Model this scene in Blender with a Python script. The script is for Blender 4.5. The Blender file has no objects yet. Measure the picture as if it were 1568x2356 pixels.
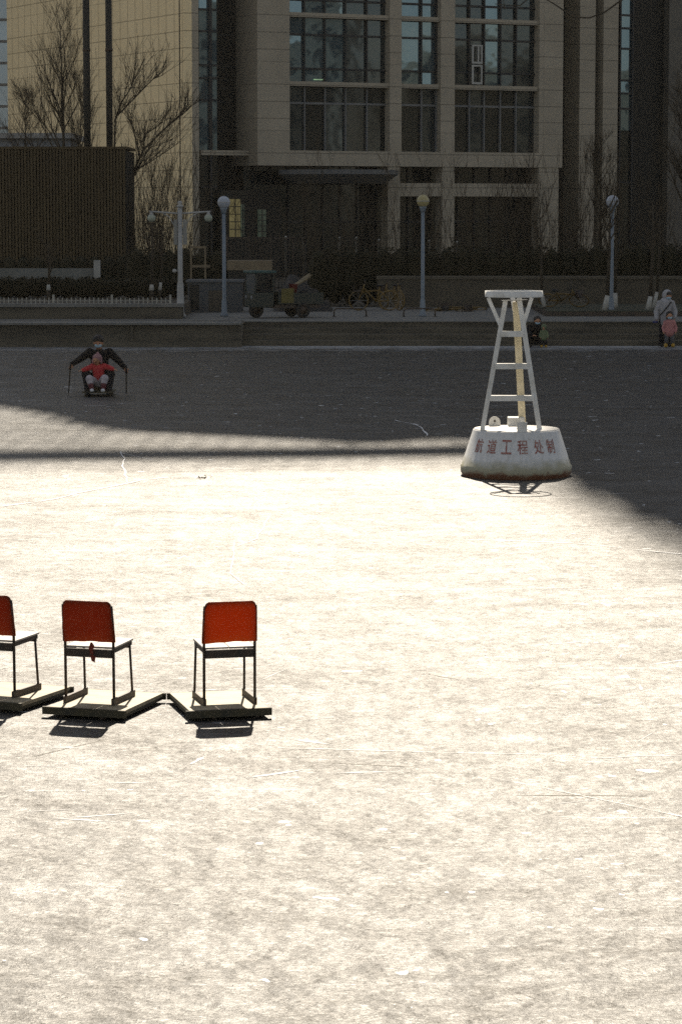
import bpy, bmesh, math, random
from mathutils import Vector, Matrix, Euler, noise as mnoise
R = math.radians
HAZE = 0.00012
random.seed(7)
scn = bpy.context.scene
COL = scn.collection
# ------------------------------------------------------------------ camera
H, FPX, HZ = 3.96, 6500.0, 480.0
CX, CY = 784.0, 1178.0
TILT = math.atan((CY - HZ) / FPX)
FWD = Vector((0, math.cos(TILT), -math.sin(TILT)))
UP = Vector((0, math.sin(TILT), math.cos(TILT)))
RT = Vector((1, 0, 0))
CAM = Vector((0, 0, H))
def ray(x, y): return FWD * FPX + RT * (x - CX) + UP * (CY - y)
def P(x, y, Y):
    d = ray(x, y); return CAM + d * (Y / d.y)
def G(x, y, z=0.0):
    d = ray(x, y); return CAM + d * ((z - H) / d.z)
cd = bpy.data.cameras.new('camera'); cam = bpy.data.objects.new('camera', cd); COL.objects.link(cam)
cam.location = CAM; cam.rotation_euler = (math.pi / 2 - TILT, 0, 0)
cd.sensor_fit = 'VERTICAL'; cd.sensor_height = 36.0; cd.lens = FPX / 2356 * 36; cd.clip_start = 0.1; cd.clip_end = 6000
scn.camera = cam
# ------------------------------------------------------------------ light
EL, AZ = R(44), R(1.2)
S = Vector((math.sin(AZ) * math.cos(EL), math.cos(AZ) * math.cos(EL), math.sin(EL)))
sl = bpy.data.lights.new('sun', 'SUN'); sl.energy = 4.5; sl.angle = R(0.5); sl.color = (1.0, 0.888, 0.725)
so = bpy.data.objects.new('sun', sl); COL.objects.link(so); so.rotation_euler = S.to_track_quat('Z', 'Y').to_euler(); so.location = (0, 60, 120)
w = bpy.data.worlds.new('World'); scn.world = w; w.use_nodes = True
wn = w.node_tree.nodes; wl = w.node_tree.links
sky = wn.new('ShaderNodeTexSky'); sky.sky_type = 'NISHITA'; sky.sun_disc = False
sky.sun_elevation = EL; sky.sun_rotation = AZ; sky.air_density = 1.2; sky.dust_density = 0.6
bg = wn['Background']; bg.inputs['Strength'].default_value = 0.046; hs = wn.new('ShaderNodeHueSaturation'); hs.inputs['Saturation'].default_value = 0.42; wl.new(sky.outputs[0], hs.inputs['Color']); wl.new(hs.outputs[0], bg.inputs[0])
vs = scn.view_settings; vs.view_transform = 'Standard'; vs.look = 'None'; vs.gamma = 1; vs.exposure = 1.2
scn.cycles.use_denoising = False
scn.cycles.max_bounces = 6; scn.cycles.diffuse_bounces = 3; scn.cycles.glossy_bounces = 3
scn.cycles.sample_clamp_indirect = 4
# ------------------------------------------------------------------ materials
MATS = {}
def nodes_of(name):
    m = bpy.data.materials.new(name); m.use_nodes = True
    nt = m.node_tree; b = nt.nodes['Principled BSDF']
    return m, nt, b
def mixrgb(nt, fac, a, b, mode='MIX'):
    n = nt.nodes.new('ShaderNodeMix'); n.data_type = 'RGBA'; n.blend_type = mode
    for s, v in ((0, fac), (6, a), (7, b)):
        if hasattr(v, 'is_output') or isinstance(v, bpy.types.NodeSocket): nt.links.new(v, n.inputs[s])
        else: n.inputs[s].default_value = v if s == 0 else (*v, 1)
    return n.outputs[2]
def math_n(nt, op, a, b=None, c=None, clamp=False):
    n = nt.nodes.new('ShaderNodeMath'); n.operation = op; n.use_clamp = clamp
    for i, v in enumerate((a, b, c)):
        if v is None: continue
        if isinstance(v, bpy.types.NodeSocket): nt.links.new(v, n.inputs[i])
        else: n.inputs[i].default_value = v
    return n.outputs[0]
def ramp(nt, fac, lo, hi):
    n = nt.nodes.new('ShaderNodeMapRange'); n.clamp = True
    nt.links.new(fac, n.inputs[0]); n.inputs[1].default_value = lo; n.inputs[2].default_value = hi
    return n.outputs[0]
def coords(nt, scale=(1, 1, 1), which='Object'):
    tc = nt.nodes.new('ShaderNodeTexCoord'); mp = nt.nodes.new('ShaderNodeMapping')
    nt.links.new(tc.outputs[which], mp.inputs[0]); mp.inputs['Scale'].default_value = scale
    return mp.outputs[0]
def noise_t(nt, vec, scale, detail=4, rough=0.6):
    n = nt.nodes.new('ShaderNodeTexNoise'); nt.links.new(vec, n.inputs['Vector'])
    n.inputs['Scale'].default_value = scale; n.inputs['Detail'].default_value = detail; n.inputs['Roughness'].default_value = rough
    return n.outputs['Fac']
def bump(nt, b, h, strength, dist):
    n = nt.nodes.new('ShaderNodeBump'); nt.links.new(h, n.inputs['Height'])
    n.inputs['Strength'].default_value = strength; n.inputs['Distance'].default_value = dist
    nt.links.new(n.outputs[0], b.inputs['Normal'])
def M(name, c, c2=None, rough=0.7, scale=3.0, stretch=(1, 1, 1), spec=0.4, metal=0.0, bmp=0.15, bscale=None, lo=0.35, hi=0.65, trans=None):
    if name in MATS: return MATS[name]
    m, nt, b = nodes_of(name)
    v = coords(nt, stretch)
    n = noise_t(nt, v, scale, 5, 0.62)
    c2 = c2 or tuple(x * 0.72 for x in c)
    colr = mixrgb(nt, ramp(nt, n, lo, hi), c, c2)
    nt.links.new(colr, b.inputs['Base Color'])
    b.inputs['Roughness'].default_value = rough; b.inputs['Metallic'].default_value = metal
    b.inputs['Specular IOR Level'].default_value = spec
    if bmp:
        n2 = noise_t(nt, v, bscale or scale * 6, 3, 0.6); bump(nt, b, n2, bmp, 0.02)
    if trans:
        t = nt.nodes.new('ShaderNodeBsdfTranslucent'); nt.links.new(colr, t.inputs[0])
        if isinstance(trans, tuple): 
            t.inputs[0].default_value = (*trans[1], 1); 
            for l in list(t.inputs[0].links): nt.links.remove(l)
            trans = trans[0]
        mx = nt.nodes.new('ShaderNodeMixShader'); mx.inputs[0].default_value = trans
        nt.links.new(b.outputs[0], mx.inputs[1]); nt.links.new(t.outputs[0], mx.inputs[2])
        nt.links.new(mx.outputs[0], nt.nodes['Material Output'].inputs[0])
    MATS[name] = m; return m
def stone(name, c, c2, rows, period, pw, axis='X', z0=0.0, seam=0.35, noise_s=0.6, vw=0.03, vk=0.45):
    """panelled stone cladding: irregular courses repeated every storey, vertical joints every pw metres"""
    m, nt, b = nodes_of(name)
    tc = nt.nodes.new('ShaderNodeTexCoord'); sp = nt.nodes.new('ShaderNodeSeparateXYZ'); nt.links.new(tc.outputs['Object'], sp.inputs[0])
    z = math_n(nt, 'ADD', sp.outputs['Z'], -z0 + 100 * period); zm = math_n(nt, 'MODULO', z, period)
    line = None
    for r in rows:
        d = math_n(nt, 'ABSOLUTE', math_n(nt, 'SUBTRACT', zm, r)); l = math_n(nt, 'LESS_THAN', d, 0.022)
        line = l if line is None else math_n(nt, 'MAXIMUM', line, l)
    u = math_n(nt, 'MODULO', math_n(nt, 'ADD', sp.outputs[axis], 100 * pw), pw)
    l = math_n(nt, 'LESS_THAN', u, vw)
    l = math_n(nt, 'MULTIPLY', l, vk)
    line = math_n(nt, 'MAXIMUM', line, l)
    v = tc.outputs['Object']
    n1 = noise_t(nt, v, noise_s, 5, 0.6); n2 = noise_t(nt, v, 14, 3, 0.7)
    # every slab its own tone
    cell = nt.nodes.new('ShaderNodeTexWhiteNoise'); cell.noise_dimensions = '2D'
    cb = nt.nodes.new('ShaderNodeCombineXYZ')
    nt.links.new(math_n(nt, 'FLOOR', math_n(nt, 'DIVIDE', math_n(nt, 'ADD', sp.outputs[axis], 100 * pw), pw)), cb.inputs[0])
    nt.links.new(math_n(nt, 'FLOOR', math_n(nt, 'DIVIDE', z, period / 4)), cb.inputs[1]); nt.links.new(cb.outputs[0], cell.inputs[0])
    f = math_n(nt, 'ADD', math_n(nt, 'MULTIPLY', ramp(nt, n1, 0.3, 0.7), 0.5), math_n(nt, 'MULTIPLY', cell.outputs[0], 0.3))
    f = math_n(nt, 'ADD', f, math_n(nt, 'MULTIPLY', n2, 0.2))
    colr = mixrgb(nt, f, c, c2)
    colr = mixrgb(nt, math_n(nt, 'MULTIPLY', line, seam * 2, clamp=True), colr, tuple(x * 0.3 for x in c2))
    nt.links.new(colr, b.inputs['Base Color']); b.inputs['Roughness'].default_value = 0.75
    b.inputs['Specular IOR Level'].default_value = 0.25
    bump(nt, b, math_n(nt, 'SUBTRACT', math_n(nt, 'MULTIPLY', n2, 0.15), line), 0.5, 0.02)
    return m
def glass_m(name, c, rough=0.04, metal=0.75, wob=0.5, wscale=0.7):
    m, nt, b = nodes_of(name)
    v = coords(nt)
    n = noise_t(nt, v, wscale, 2, 0.5); n2 = noise_t(nt, v, 0.3, 2, 0.5)
    nt.links.new(mixrgb(nt, n2, c, tuple(x * 0.55 for x in c)), b.inputs['Base Color'])
    b.inputs['Metallic'].default_value = metal; b.inputs['Roughness'].default_value = rough
    bump(nt, b, n, wob, 0.12)
    return m
def ice_m():
    m, nt, b = nodes_of('lake ice')
    v = coords(nt)                                         # metres
    dist = nt.nodes.new('ShaderNodeTexNoise'); nt.links.new(v, dist.inputs['Vector']); dist.inputs['Scale'].default_value = 3.0; dist.inputs['Detail'].default_value = 3
    vv = nt.nodes.new('ShaderNodeVectorMath'); vv.operation = 'MULTIPLY_ADD'; nt.links.new(dist.outputs['Color'], vv.inputs[0]); vv.inputs[1].default_value = (.5, .5, 0); nt.links.new(v, vv.inputs[2]); vd = vv.outputs[0]
    big = noise_t(nt, coords(nt, (0.6, 1.1, 1)), 0.75, 5, 0.62)
    mid = noise_t(nt, vd, 1.5, 9, 0.72)
    fine = noise_t(nt, vd, 13.0, 5, 0.75)
    grit = noise_t(nt, v, 55.0, 2, 0.6)
    scr = noise_t(nt, coords(nt, (0.12, 5.0, 1)), 1.6, 4, 0.7)      # skate and sled scratches
    f = math_n(nt, 'ADD', math_n(nt, 'MULTIPLY', mid, 0.30), math_n(nt, 'MULTIPLY', fine, 0.38))
    f = math_n(nt, 'ADD', f, math_n(nt, 'MULTIPLY', grit, 0.22))
    f = math_n(nt, 'ADD', f, math_n(nt, 'MULTIPLY', scr, 0.10))
    f = math_n(nt, 'ADD', f, math_n(nt, 'MULTIPLY', math_n(nt, 'SUBTRACT', big, 0.5), 0.20))
    f = ramp(nt, f, 0.39, 0.56)
    # scattered snow crumbs and refrozen white patches
    def crumbs(sc, lim, keep):
        vo = nt.nodes.new('ShaderNodeTexVoronoi'); nt.links.new(vd, vo.inputs['Vector']); vo.inputs['Scale'].default_value = sc
        sepc = nt.nodes.new('ShaderNodeSeparateColor'); nt.links.new(vo.outputs['Color'], sepc.inputs[0])
        r = math_n(nt, 'MULTIPLY', math_n(nt, 'POWER', sepc.outputs[1], 3.0), lim)
        return math_n(nt, 'MULTIPLY', math_n(nt, 'LESS_THAN', vo.outputs['Distance'], r), math_n(nt, 'GREATER_THAN', sepc.outputs[0], keep))
    spot = math_n(nt, 'MAXIMUM', crumbs(4.5, .17, .25), crumbs(3.0, .15, .2))
    sp = nt.nodes.new('ShaderNodeSeparateXYZ'); nt.links.new(tcw(nt), sp.inputs[0])
    bank = math_n(nt, 'MULTIPLY', ramp(nt, math_n(nt, 'ADD', sp.outputs['Y'], math_n(nt, 'MULTIPLY', math_n(nt, 'SUBTRACT', mid, .5), 8.0)), 79.0, 82.0), ramp(nt, fine, .30, .6))
    spot = math_n(nt, 'MAXIMUM', spot, math_n(nt, 'MULTIPLY', bank, .75))
    line = math_n(nt, 'MULTIPLY', ramp(nt, scr, .60, .70), ramp(nt, mid, .5, .62))
    spot = math_n(nt, 'MAXIMUM', spot, math_n(nt, 'MULTIPLY', line, .5))
    colr = mixrgb(nt, f, (0.024, 0.019, 0.012), (0.046, 0.046, 0.046))
    colr = mixrgb(nt, spot, colr, (0.55, 0.57, 0.59))
    nt.links.new(colr, b.inputs['Base Color'])
    nt.links.new(math_n(nt, 'ADD', 0.41, math_n(nt, 'MULTIPLY', fine, 0.10)), b.inputs['Roughness'])
    b.inputs['IOR'].default_value = 1.31
    nt.links.new(math_n(nt, 'ADD', ICE_S0, math_n(nt, 'MULTIPLY', f, ICE_S1)), b.inputs['Specular IOR Level'])
    h = math_n(nt, 'ADD', math_n(nt, 'MULTIPLY', fine, 0.7), math_n(nt, 'MULTIPLY', grit, 0.25))
    h = math_n(nt, 'ADD', h, math_n(nt, 'MULTIPLY', mid, 0.9))
    bump(nt, b, h, 0.55, 0.03)
    return m
def tcw(nt):
    return nt.nodes.new('ShaderNodeTexCoord').outputs['Object']
ICE_S0, ICE_S1 = 0.29, 0.93
TAN = None
white_p = M('white paint', (0.70, 0.70, 0.68), (0.52, 0.51, 0.47), 0.5, 4)
bounce_p = M('white paint with warm bounce', (0.74, 0.66, 0.47), (0.66, 0.57, 0.38), 0.5, 4)  # rear buoy leg: white paint with warm bounce light put into it
steel = M('dark steel', (0.022, 0.019, 0.015), (0.05, 0.03, 0.018), 0.55, 9)
board_m = M('worn painted board', (0.34, 0.29, 0.19), (0.20, 0.16, 0.10), 0.6, 6, (1, 3, 1), lo=0.4, hi=0.7)
board_e = M('dark board edge', (0.03, 0.028, 0.018), (0.055, 0.045, 0.02), 0.7, 7)
seat_m = M('grey seat panel', (0.42, 0.40, 0.37), (0.28, 0.26, 0.24), 0.5, 5, spec=0.35)
red_m = M('red cover cloth', (0.20, 0.045, 0.018), (0.13, 0.030, 0.013), 0.9, 7, spec=0.1, bmp=0.4, bscale=90, trans=(0.36, (0.44, 0.095, 0.017)))
granite = M('grey granite paving', (0.16, 0.16, 0.15), (0.11, 0.108, 0.10), 0.7, 1.4)
granite_d = M('damp brown granite', (0.10, 0.088, 0.065), (0.05, 0.045, 0.034), 0.8, 1.2, (0.5, 1, 3))
soil = M('dry soil', (0.055, 0.045, 0.03), (0.03, 0.026, 0.018), 0.95, 0.8)
hedge_m = M('dark hedge leaves', (0.016, 0.016, 0.008), (0.028, 0.024, 0.012), 0.8, 1.3, spec=0.15, bmp=0)
wood_slat = M('brown timber slats', (0.085, 0.065, 0.035), (0.055, 0.042, 0.024), 0.85, 1.0, (6, 6, 0.5), spec=0.15)
bark = M('dark bark', (0.035, 0.027, 0.018), (0.055, 0.045, 0.03), 0.95, 6, bmp=0)
twig_m = M('bare twigs', (0.06, 0.045, 0.025), (0.035, 0.026, 0.016), 0.95, 3, bmp=0)
limewash = M('limewash on trunk', (0.42, 0.42, 0.39), (0.28, 0.27, 0.24), 0.9, 12)
lamp_blue = M('blue grey lamp post paint', (0.17, 0.205, 0.24), (0.12, 0.148, 0.175), 0.5, 3)
globe_m = M('milky lamp globe', (0.34, 0.37, 0.42), (0.27, 0.29, 0.33), 0.35, 2.0, bmp=0)
globe_y = M('yellowed lamp globe', (0.36, 0.31, 0.15), (0.27, 0.23, 0.11), 0.35, 2.0, bmp=0)
post_grey = M('pale grey post paint', (0.34, 0.34, 0.33), (0.24, 0.24, 0.23), 0.55, 3)
frame_light = M('light window frame', (0.16, 0.165, 0.165), (0.11, 0.115, 0.12), 0.5, 2)
frame_dark = M('dark window frame', (0.02, 0.022, 0.024), (0.012, 0.013, 0.015), 0.5, 2)
frame_open = M('white casement frame', (0.40, 0.40, 0.37), (0.33, 0.33, 0.31), 0.5, 2)
dark_clad = M('dark metal cladding', (0.020, 0.019, 0.015), (0.014, 0.013, 0.010), 0.6, 0.5, (3, 3, 0.3), spec=0.3)
black_cl = M('black cloth', (0.012, 0.011, 0.011), (0.022, 0.019, 0.018), 0.9, 14, spec=0.1)
navy = M('dark trousers cloth', (0.014, 0.014, 0.017), (0.024, 0.022, 0.024), 0.9, 14, spec=0.1)
skin_m = M('skin', (0.42, 0.22, 0.12), (0.34, 0.16, 0.09), 0.6, 30, bmp=0)
hair_m = M('black hair', (0.010, 0.008, 0.007), (0.018, 0.013, 0.010), 0.6, 40)
mask_m = M('pale blue face mask', (0.32, 0.44, 0.52), (0.26, 0.38, 0.46), 0.9, 30)
redcoat = M('red child jacket', (0.42, 0.035, 0.035), (0.32, 0.025, 0.03), 0.85, 12)
pinkhat = M('dusty pink knit', (0.30, 0.17, 0.17), (0.22, 0.12, 0.13), 0.95, 30)
greypant = M('pale grey padded trousers', (0.40, 0.36, 0.38), (0.30, 0.27, 0.29), 0.9, 12)
maroon = M('maroon leggings', (0.10, 0.025, 0.03), (0.07, 0.02, 0.025), 0.9, 12)
shoe_w = M('white shoes', (0.55, 0.55, 0.56), (0.42, 0.42, 0.43), 0.7, 12)
greycoat = M('pale grey coat', (0.34, 0.33, 0.35), (0.24, 0.24, 0.24), 0.85, 9)
pinkcoat = M('pink child coat', (0.40, 0.17, 0.16), (0.30, 0.13, 0.13), 0.85, 10)
greencoat = M('sage green child coat', (0.13, 0.16, 0.085), (0.09, 0.115, 0.06), 0.85, 10)
yellowboot = M('yellow rubber boots', (0.42, 0.24, 0.02), (0.30, 0.18, 0.02), 0.5, 10)
bike_y = M('yellow bicycle paint', (0.15, 0.09, 0.012), (0.09, 0.055, 0.01), 0.45, 5)
rubber = M('black rubber', (0.012, 0.012, 0.012), (0.02, 0.019, 0.018), 0.8, 10)
green_cab = M('dark green vehicle paint', (0.011, 0.018, 0.014), (0.018, 0.022, 0.016), 0.45, 4)
teal_roof = M('teal cab roof', (0.03, 0.075, 0.07), (0.022, 0.055, 0.052), 0.5, 4)
yellow_p = M('dull yellow panel', (0.11, 0.09, 0.015), (0.075, 0.062, 0.015), 0.6, 4)
plank_m = M('raw planks', (0.20, 0.16, 0.09), (0.12, 0.095, 0.055), 0.8, 6)
tarp = M('brown grey tarpaulin', (0.010, 0.009, 0.007), (0.006, 0.0055, 0.005), 0.7, 1.5, bmp=0.5)
red_p = M('faded red plastic', (0.12, 0.018, 0.012), (0.08, 0.014, 0.012), 0.6, 6)
kiosk_m = M('blue grey sheet metal', (0.055, 0.06, 0.066), (0.038, 0.042, 0.046), 0.55, 1.2)
beige = M('beige render', (0.20, 0.16, 0.10), (0.13, 0.10, 0.065), 0.8, 1.6)
whitewall = M('grey white render', (0.16, 0.165, 0.155), (0.11, 0.115, 0.105), 0.85, 1.0)
picket_m = M('white picket paint', (0.34, 0.33, 0.29), (0.24, 0.23, 0.20), 0.7, 6)
grass_m = M('dark winter turf', (0.022, 0.03, 0.014), (0.034, 0.032, 0.018), 0.95, 1.5)
crack_m = M('frosty crack', (0.75, 0.75, 0.75), (0.5, 0.5, 0.5), 0.6, 20)
leaf_dry = M('dry leaves', (0.10, 0.06, 0.02), (0.06, 0.035, 0.015), 0.9, 30)
letter_m = M('faded red lettering', (0.27, 0.075, 0.06), (0.37, 0.25, 0.22), 0.8, 18, bmp=0, lo=0.42, hi=0.62)
ice = ice_m()
# ------------------------------------------------------------------ mesh builder
ORG = {}
class MB:
    def __init__(s): s.v = []; s.f = []; s.mi = []; s.k = 0; s.sm = []
    def add(s, vs, fs, smooth=False):
        o = len(s.v); s.v += [Vector(p) for p in vs]
        for f in fs: s.f.append([o + i for i in f]); s.mi.append(s.k); s.sm.append(smooth)
        return s
    def box(s, c, size, rot=None):
        c = Vector(c); hx, hy, hz = (d / 2 for d in size)
        vs = [Vector((x, y, z)) for x in (-hx, hx) for y in (-hy, hy) for z in (-hz, hz)]
        if rot is not None: vs = [rot @ p for p in vs]
        return s.add([p + c for p in vs], [(0, 1, 3, 2), (4, 6, 7, 5), (0, 4, 5, 1), (2, 3, 7, 6), (0, 2, 6, 4), (1, 5, 7, 3)])
    def b2(s, lo, hi):
        lo = Vector(lo); hi = Vector(hi); return s.box((lo + hi) / 2, hi - lo)
    def bar(s, a, b, wd, dp, up=(0, 0, 1)):
        a = Vector(a); b = Vector(b); d = (b - a); L = d.length; d.normalize(); up = Vector(up)
        if abs(d.dot(up)) > 0.97: up = Vector((0, 1, 0))
        x = d.cross(up).normalized(); y = x.cross(d)
        rot = Matrix((x, d, y)).transposed()
        return s.box((a + b) / 2, (wd, L, dp), rot)
    def tube(s, pts, rad, n=8, smooth=True, cap=True):
        pts = [Vector(p) for p in pts]
        if not hasattr(rad, '__len__'): rad = [rad] * len(pts)
        rings = []; ref = None; vs = []; fs = []
        for i, p in enumerate(pts):
            d = (pts[min(i + 1, len(pts) - 1)] - pts[max(i - 1, 0)])
            if d.length < 1e-9: d = Vector((0, 0, 1))
            d.normalize()
            if ref is None or abs(ref.dot(d)) > 0.98: ref = Vector((1, 0, 0)) if abs(d.x) < 0.9 else Vector((0, 1, 0))
            x = (ref - d * ref.dot(d)).normalized(); y = d.cross(x); ref = x
            vs += [p + (x * math.cos(2 * math.pi * k / n) + y * math.sin(2 * math.pi * k / n)) * rad[i] for k in range(n)]
        for i in range(len(pts) - 1):
            for k in range(n):
                a = i * n + k; b2 = i * n + (k + 1) % n; fs.append((a, b2, b2 + n, a + n))
        if cap: fs.append(tuple(range(n))[::-1]); fs.append(tuple(range((len(pts) - 1) * n, len(pts) * n)))
        return s.add(vs, fs, smooth)
    def ball(s, c, r, n=14, m=9, rot=None):
        c = Vector(c); r = Vector((r, r, r)) if not hasattr(r, '__len__') else Vector(r)
        vs = [Vector((0, 0, -r.z))]
        for j in range(1, m):
            t = math.pi * j / m - math.pi / 2
            for i in range(n):
                a = 2 * math.pi * i / n; vs.append(Vector((r.x * math.cos(t) * math.cos(a), r.y * math.cos(t) * math.sin(a), r.z * math.sin(t))))
        vs.append(Vector((0, 0, r.z))); T = len(vs) - 1; fs = []
        for i in range(n): fs.append((0, 1 + (i + 1) % n, 1 + i))
        for j in range(m - 2):
            for i in range(n):
                a = 1 + j * n + i; b = 1 + j * n + (i + 1) % n; fs.append((a, b, b + n, a + n))
        for i in range(n): fs.append((1 + (m - 2) * n + i, 1 + (m - 2) * n + (i + 1) % n, T))
        if rot is not None: vs = [rot @ p for p in vs]
        return s.add([p + c for p in vs], fs, True)
    def lathe(s, c, prof, n=48, smooth=True, cap=True):
        c = Vector(c); vs = []; fs = []
        for (r, z) in prof: vs += [c + Vector((r * math.cos(2 * math.pi * k / n), r * math.sin(2 * math.pi * k / n), z)) for k in range(n)]
        for i in range(len(prof) - 1):
            for k in range(n):
                a = i * n + k; b = i * n + (k + 1) % n; fs.append((a, b, b + n, a + n))
        s.add(vs, fs, smooth)
        if cap:
            o = len(s.v) - len(vs)
            s.f.append([o + k for k in range(n)][::-1]); s.mi.append(s.k); s.sm.append(False)
            s.f.append([o + (len(prof) - 1) * n + k for k in range(n)]); s.mi.append(s.k); s.sm.append(False)
        return s
    def prism(s, poly, axis_vec):
        """poly: list of 3-D points, extruded along axis_vec"""
        n = len(poly); a = Vector(axis_vec); vs = [Vector(p) for p in poly] + [Vector(p) + a for p in poly]
        fs = [tuple(range(n))[::-1], tuple(range(n, 2 * n))] + [(i, (i + 1) % n, n + (i + 1) % n, n + i) for i in range(n)]
        return s.add(vs, fs)
    def mesh(s, name, mats, off=Vector((0, 0, 0))):
        me = bpy.data.meshes.new(name); me.from_pydata([tuple(p - off) for p in s.v], [], s.f); me.update()
        for mm in (mats if isinstance(mats, (list, tuple)) else [mats]): me.materials.append(mm)
        me.polygons.foreach_set('material_index', s.mi); me.polygons.foreach_set('use_smooth', s.sm)
        bm = bmesh.new(); bm.from_mesh(me); bmesh.ops.recalc_face_normals(bm, faces=bm.faces); bm.to_mesh(me); bm.free()
        return me
    def build(s, name, mats, parent=None, bevel=0.0, origin=None):
        if parent is not None: off = ORG[parent]
        elif origin is not None: off = Vector(origin)
        else:
            xs = [p.x for p in s.v]; ys = [p.y for p in s.v]; zs = [p.z for p in s.v]
            off = Vector(((min(xs) + max(xs)) / 2, (min(ys) + max(ys)) / 2, min(zs)))
        o = bpy.data.objects.new(name, s.mesh(name, mats, off)); COL.objects.link(o)
        ORG[o] = off
        if parent is not None: o.parent = parent
        else: o.location = off
        if bevel:
            md = o.modifiers.new('bevel', 'BEVEL'); md.width = bevel; md.segments = 2; md.limit_method = 'ANGLE'
        return o
def tag(o, label=None, cat=None, group=None, kind=None):
    for k, v in (('label', label), ('category', cat), ('group', group), ('kind', kind)):
        if v: o[k] = v
    return o
def thing(name, label, cat, loc=(0, 0, 0), group=None, rz=0.0, local=False):
    o = bpy.data.objects.new(name, None); COL.objects.link(o); o.empty_display_size = 0.2
    o.location = loc; o.rotation_euler = (0, 0, rz)
    ORG[o] = Vector((0, 0, 0)) if local else Vector(loc)
    return tag(o, label, cat, group)
def copy_tree(o, parent=None):
    c = o.copy(); COL.objects.link(c)
    if parent is not None: c.parent = parent
    for ch in list(o.children): copy_tree(ch, c)
    return c
def fuse(mb, name, mats, parent, voxel=0.012, smooth=4, classify=None):
    """melt overlapping limbs into one continuous skin"""
    me = mb.mesh('tmp', mats if isinstance(mats, (list, tuple)) else [mats], ORG[parent])
    t = bpy.data.objects.new('tmp', me); COL.objects.link(t)
    r = t.modifiers.new('r', 'REMESH'); r.mode = 'VOXEL'; r.voxel_size = voxel; r.use_smooth_shade = True
    if smooth:
        q = t.modifiers.new('s', 'SMOOTH'); q.iterations = smooth; q.factor = 0.5
    dg = bpy.context.evaluated_depsgraph_get(); dg.update()
    nm = bpy.data.meshes.new_from_object(t.evaluated_get(dg)); nm.name = name
    COL.objects.unlink(t); bpy.data.objects.remove(t); bpy.data.meshes.remove(me)
    nm.materials.clear()
    for mm in (mats if isinstance(mats, (list, tuple)) else [mats]): nm.materials.append(mm)
    for p in nm.polygons:
        p.material_index = classify(p.center) if classify else 0
        p.use_smooth = True
    o = bpy.data.objects.new(name, nm); COL.objects.link(o); o.parent = parent; ORG[o] = ORG[parent]
    return o
# ------------------------------------------------------------------ setting: ice, quay, ground
mb = MB(); mb.add([(-160, -60, 0), (160, -60, 0), (160, 82.2, 0), (-160, 82.2, 0)], [(0, 1, 2, 3)])
lake = tag(mb.build('lake_ice', ice, origin=(0, 0, 0)), 'frozen lake surface', kind='structure'); ORG[lake] = Vector((0, 0, 0))
mb = MB(); mb.add([(-2500, -2500, -0.6), (2500, -2500, -0.6), (2500, 3500, -0.6), (-2500, 3500, -0.6)], [(0, 1, 2, 3)])
tag(mb.build('ground', soil), kind='structure')
def ribbon(pts, wid, jitter=0.35, seed=1):
    rnd = random.Random(seed); out = []
    P3 = [G(*p) for p in pts]; dense = []
    for a, b in zip(P3, P3[1:]):
        n = max(2, int((b - a).length / 0.35))
        for k in range(n): dense.append(a.lerp(b, k / n))
    dense.append(P3[-1]); m = MB(); vs = []; fs = []
    for i, p in enumerate(dense):
        d = (dense[min(i + 1, len(dense) - 1)] - dense[max(i - 1, 0)]).normalized(); nrm = Vector((-d.y, d.x, 0))
        q = p + nrm * rnd.uniform(-1, 1) * wid * 1.2; ww = wid * rnd.uniform(0.15, 1.0)
        vs += [q + nrm * ww + Vector((0, 0, 0.006)), q - nrm * ww + Vector((0, 0, 0.006))]
    for i in range(len(dense) - 1): fs.append((2 * i, 2 * i + 1, 2 * i + 3, 2 * i + 2))
    m.add(vs, fs); return m
for k, (pts, wd) in enumerate([
    ([(276, 1040), (286, 1056), (281, 1068), (293, 1110)], 0.018),
    ([(276, 1042), (320, 1052), (356, 1060)], 0.012),
    ([(905, 967), (950, 976), (968, 984), (982, 1003)], 0.022),
    ([(0, 1166), (90, 1155), (210, 1130), (330, 1105), (420, 1096)], 0.03),
    ([(960, 1240), (1150, 1244), (1340, 1252), (1568, 1276)], 0.02),
    ([(640, 1722), (860, 1728), (1130, 1735), (1568, 1741)], 0.005),
    ([(880, 1358), (1120, 1356), (1330, 1353), (1400, 1346)], 0.006),
    ([(1130, 1790), (1290, 1822), (1430, 1850), (1568, 1880)], 0.006),
    ([(540, 1250), (532, 1320), (560, 1345)], 0.008),
    ([(620, 1190), (590, 1240), (545, 1258)], 0.012)]):
    ribbon(pts, wd, seed=k).build('ice_crack', crack_m, lake)
# quay: straight stepped edge, with a taller blank wall pushed forward on the left
QZ = 0.64
XW0 = P(556, 760, 81.4).x
mb = MB()
stepn = 4
for i in range(stepn):
    z1 = QZ * (i + 1) / stepn; y0 = 82.0 + 0.42 * i
    mb.b2((XW0, y0, -0.3), (150, y0 + 0.6 if i < stepn - 1 else 96, z1 - (0 if i == stepn - 1 else 0.0)))
tag(mb.build('quay_steps', granite_d), kind='structure')
mb = MB(); mb.b2((XW0, 83.2, QZ), (150, 84.3, QZ + 0.035)); mb.b2((-150, 81.2, QZ), (XW0 - 0.02, 82.3, QZ + 0.06))
tag(mb.build('quay_kerb', granite), kind='structure')
mb = MB(); mb.b2((-150, 81.4, -0.3), (XW0 - 0.003, 96, QZ)); mb.b2((-150, 81.28, -0.3), (XW0 - 0.003, 81.397, 0.16))
mb.b2((P(300, 760, 81.3).x, 81.31, 0.163), (P(306, 760, 81.3).x, 81.398, 0.60))
tag(mb.build('quay_wall', granite_d), kind='structure')
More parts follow.
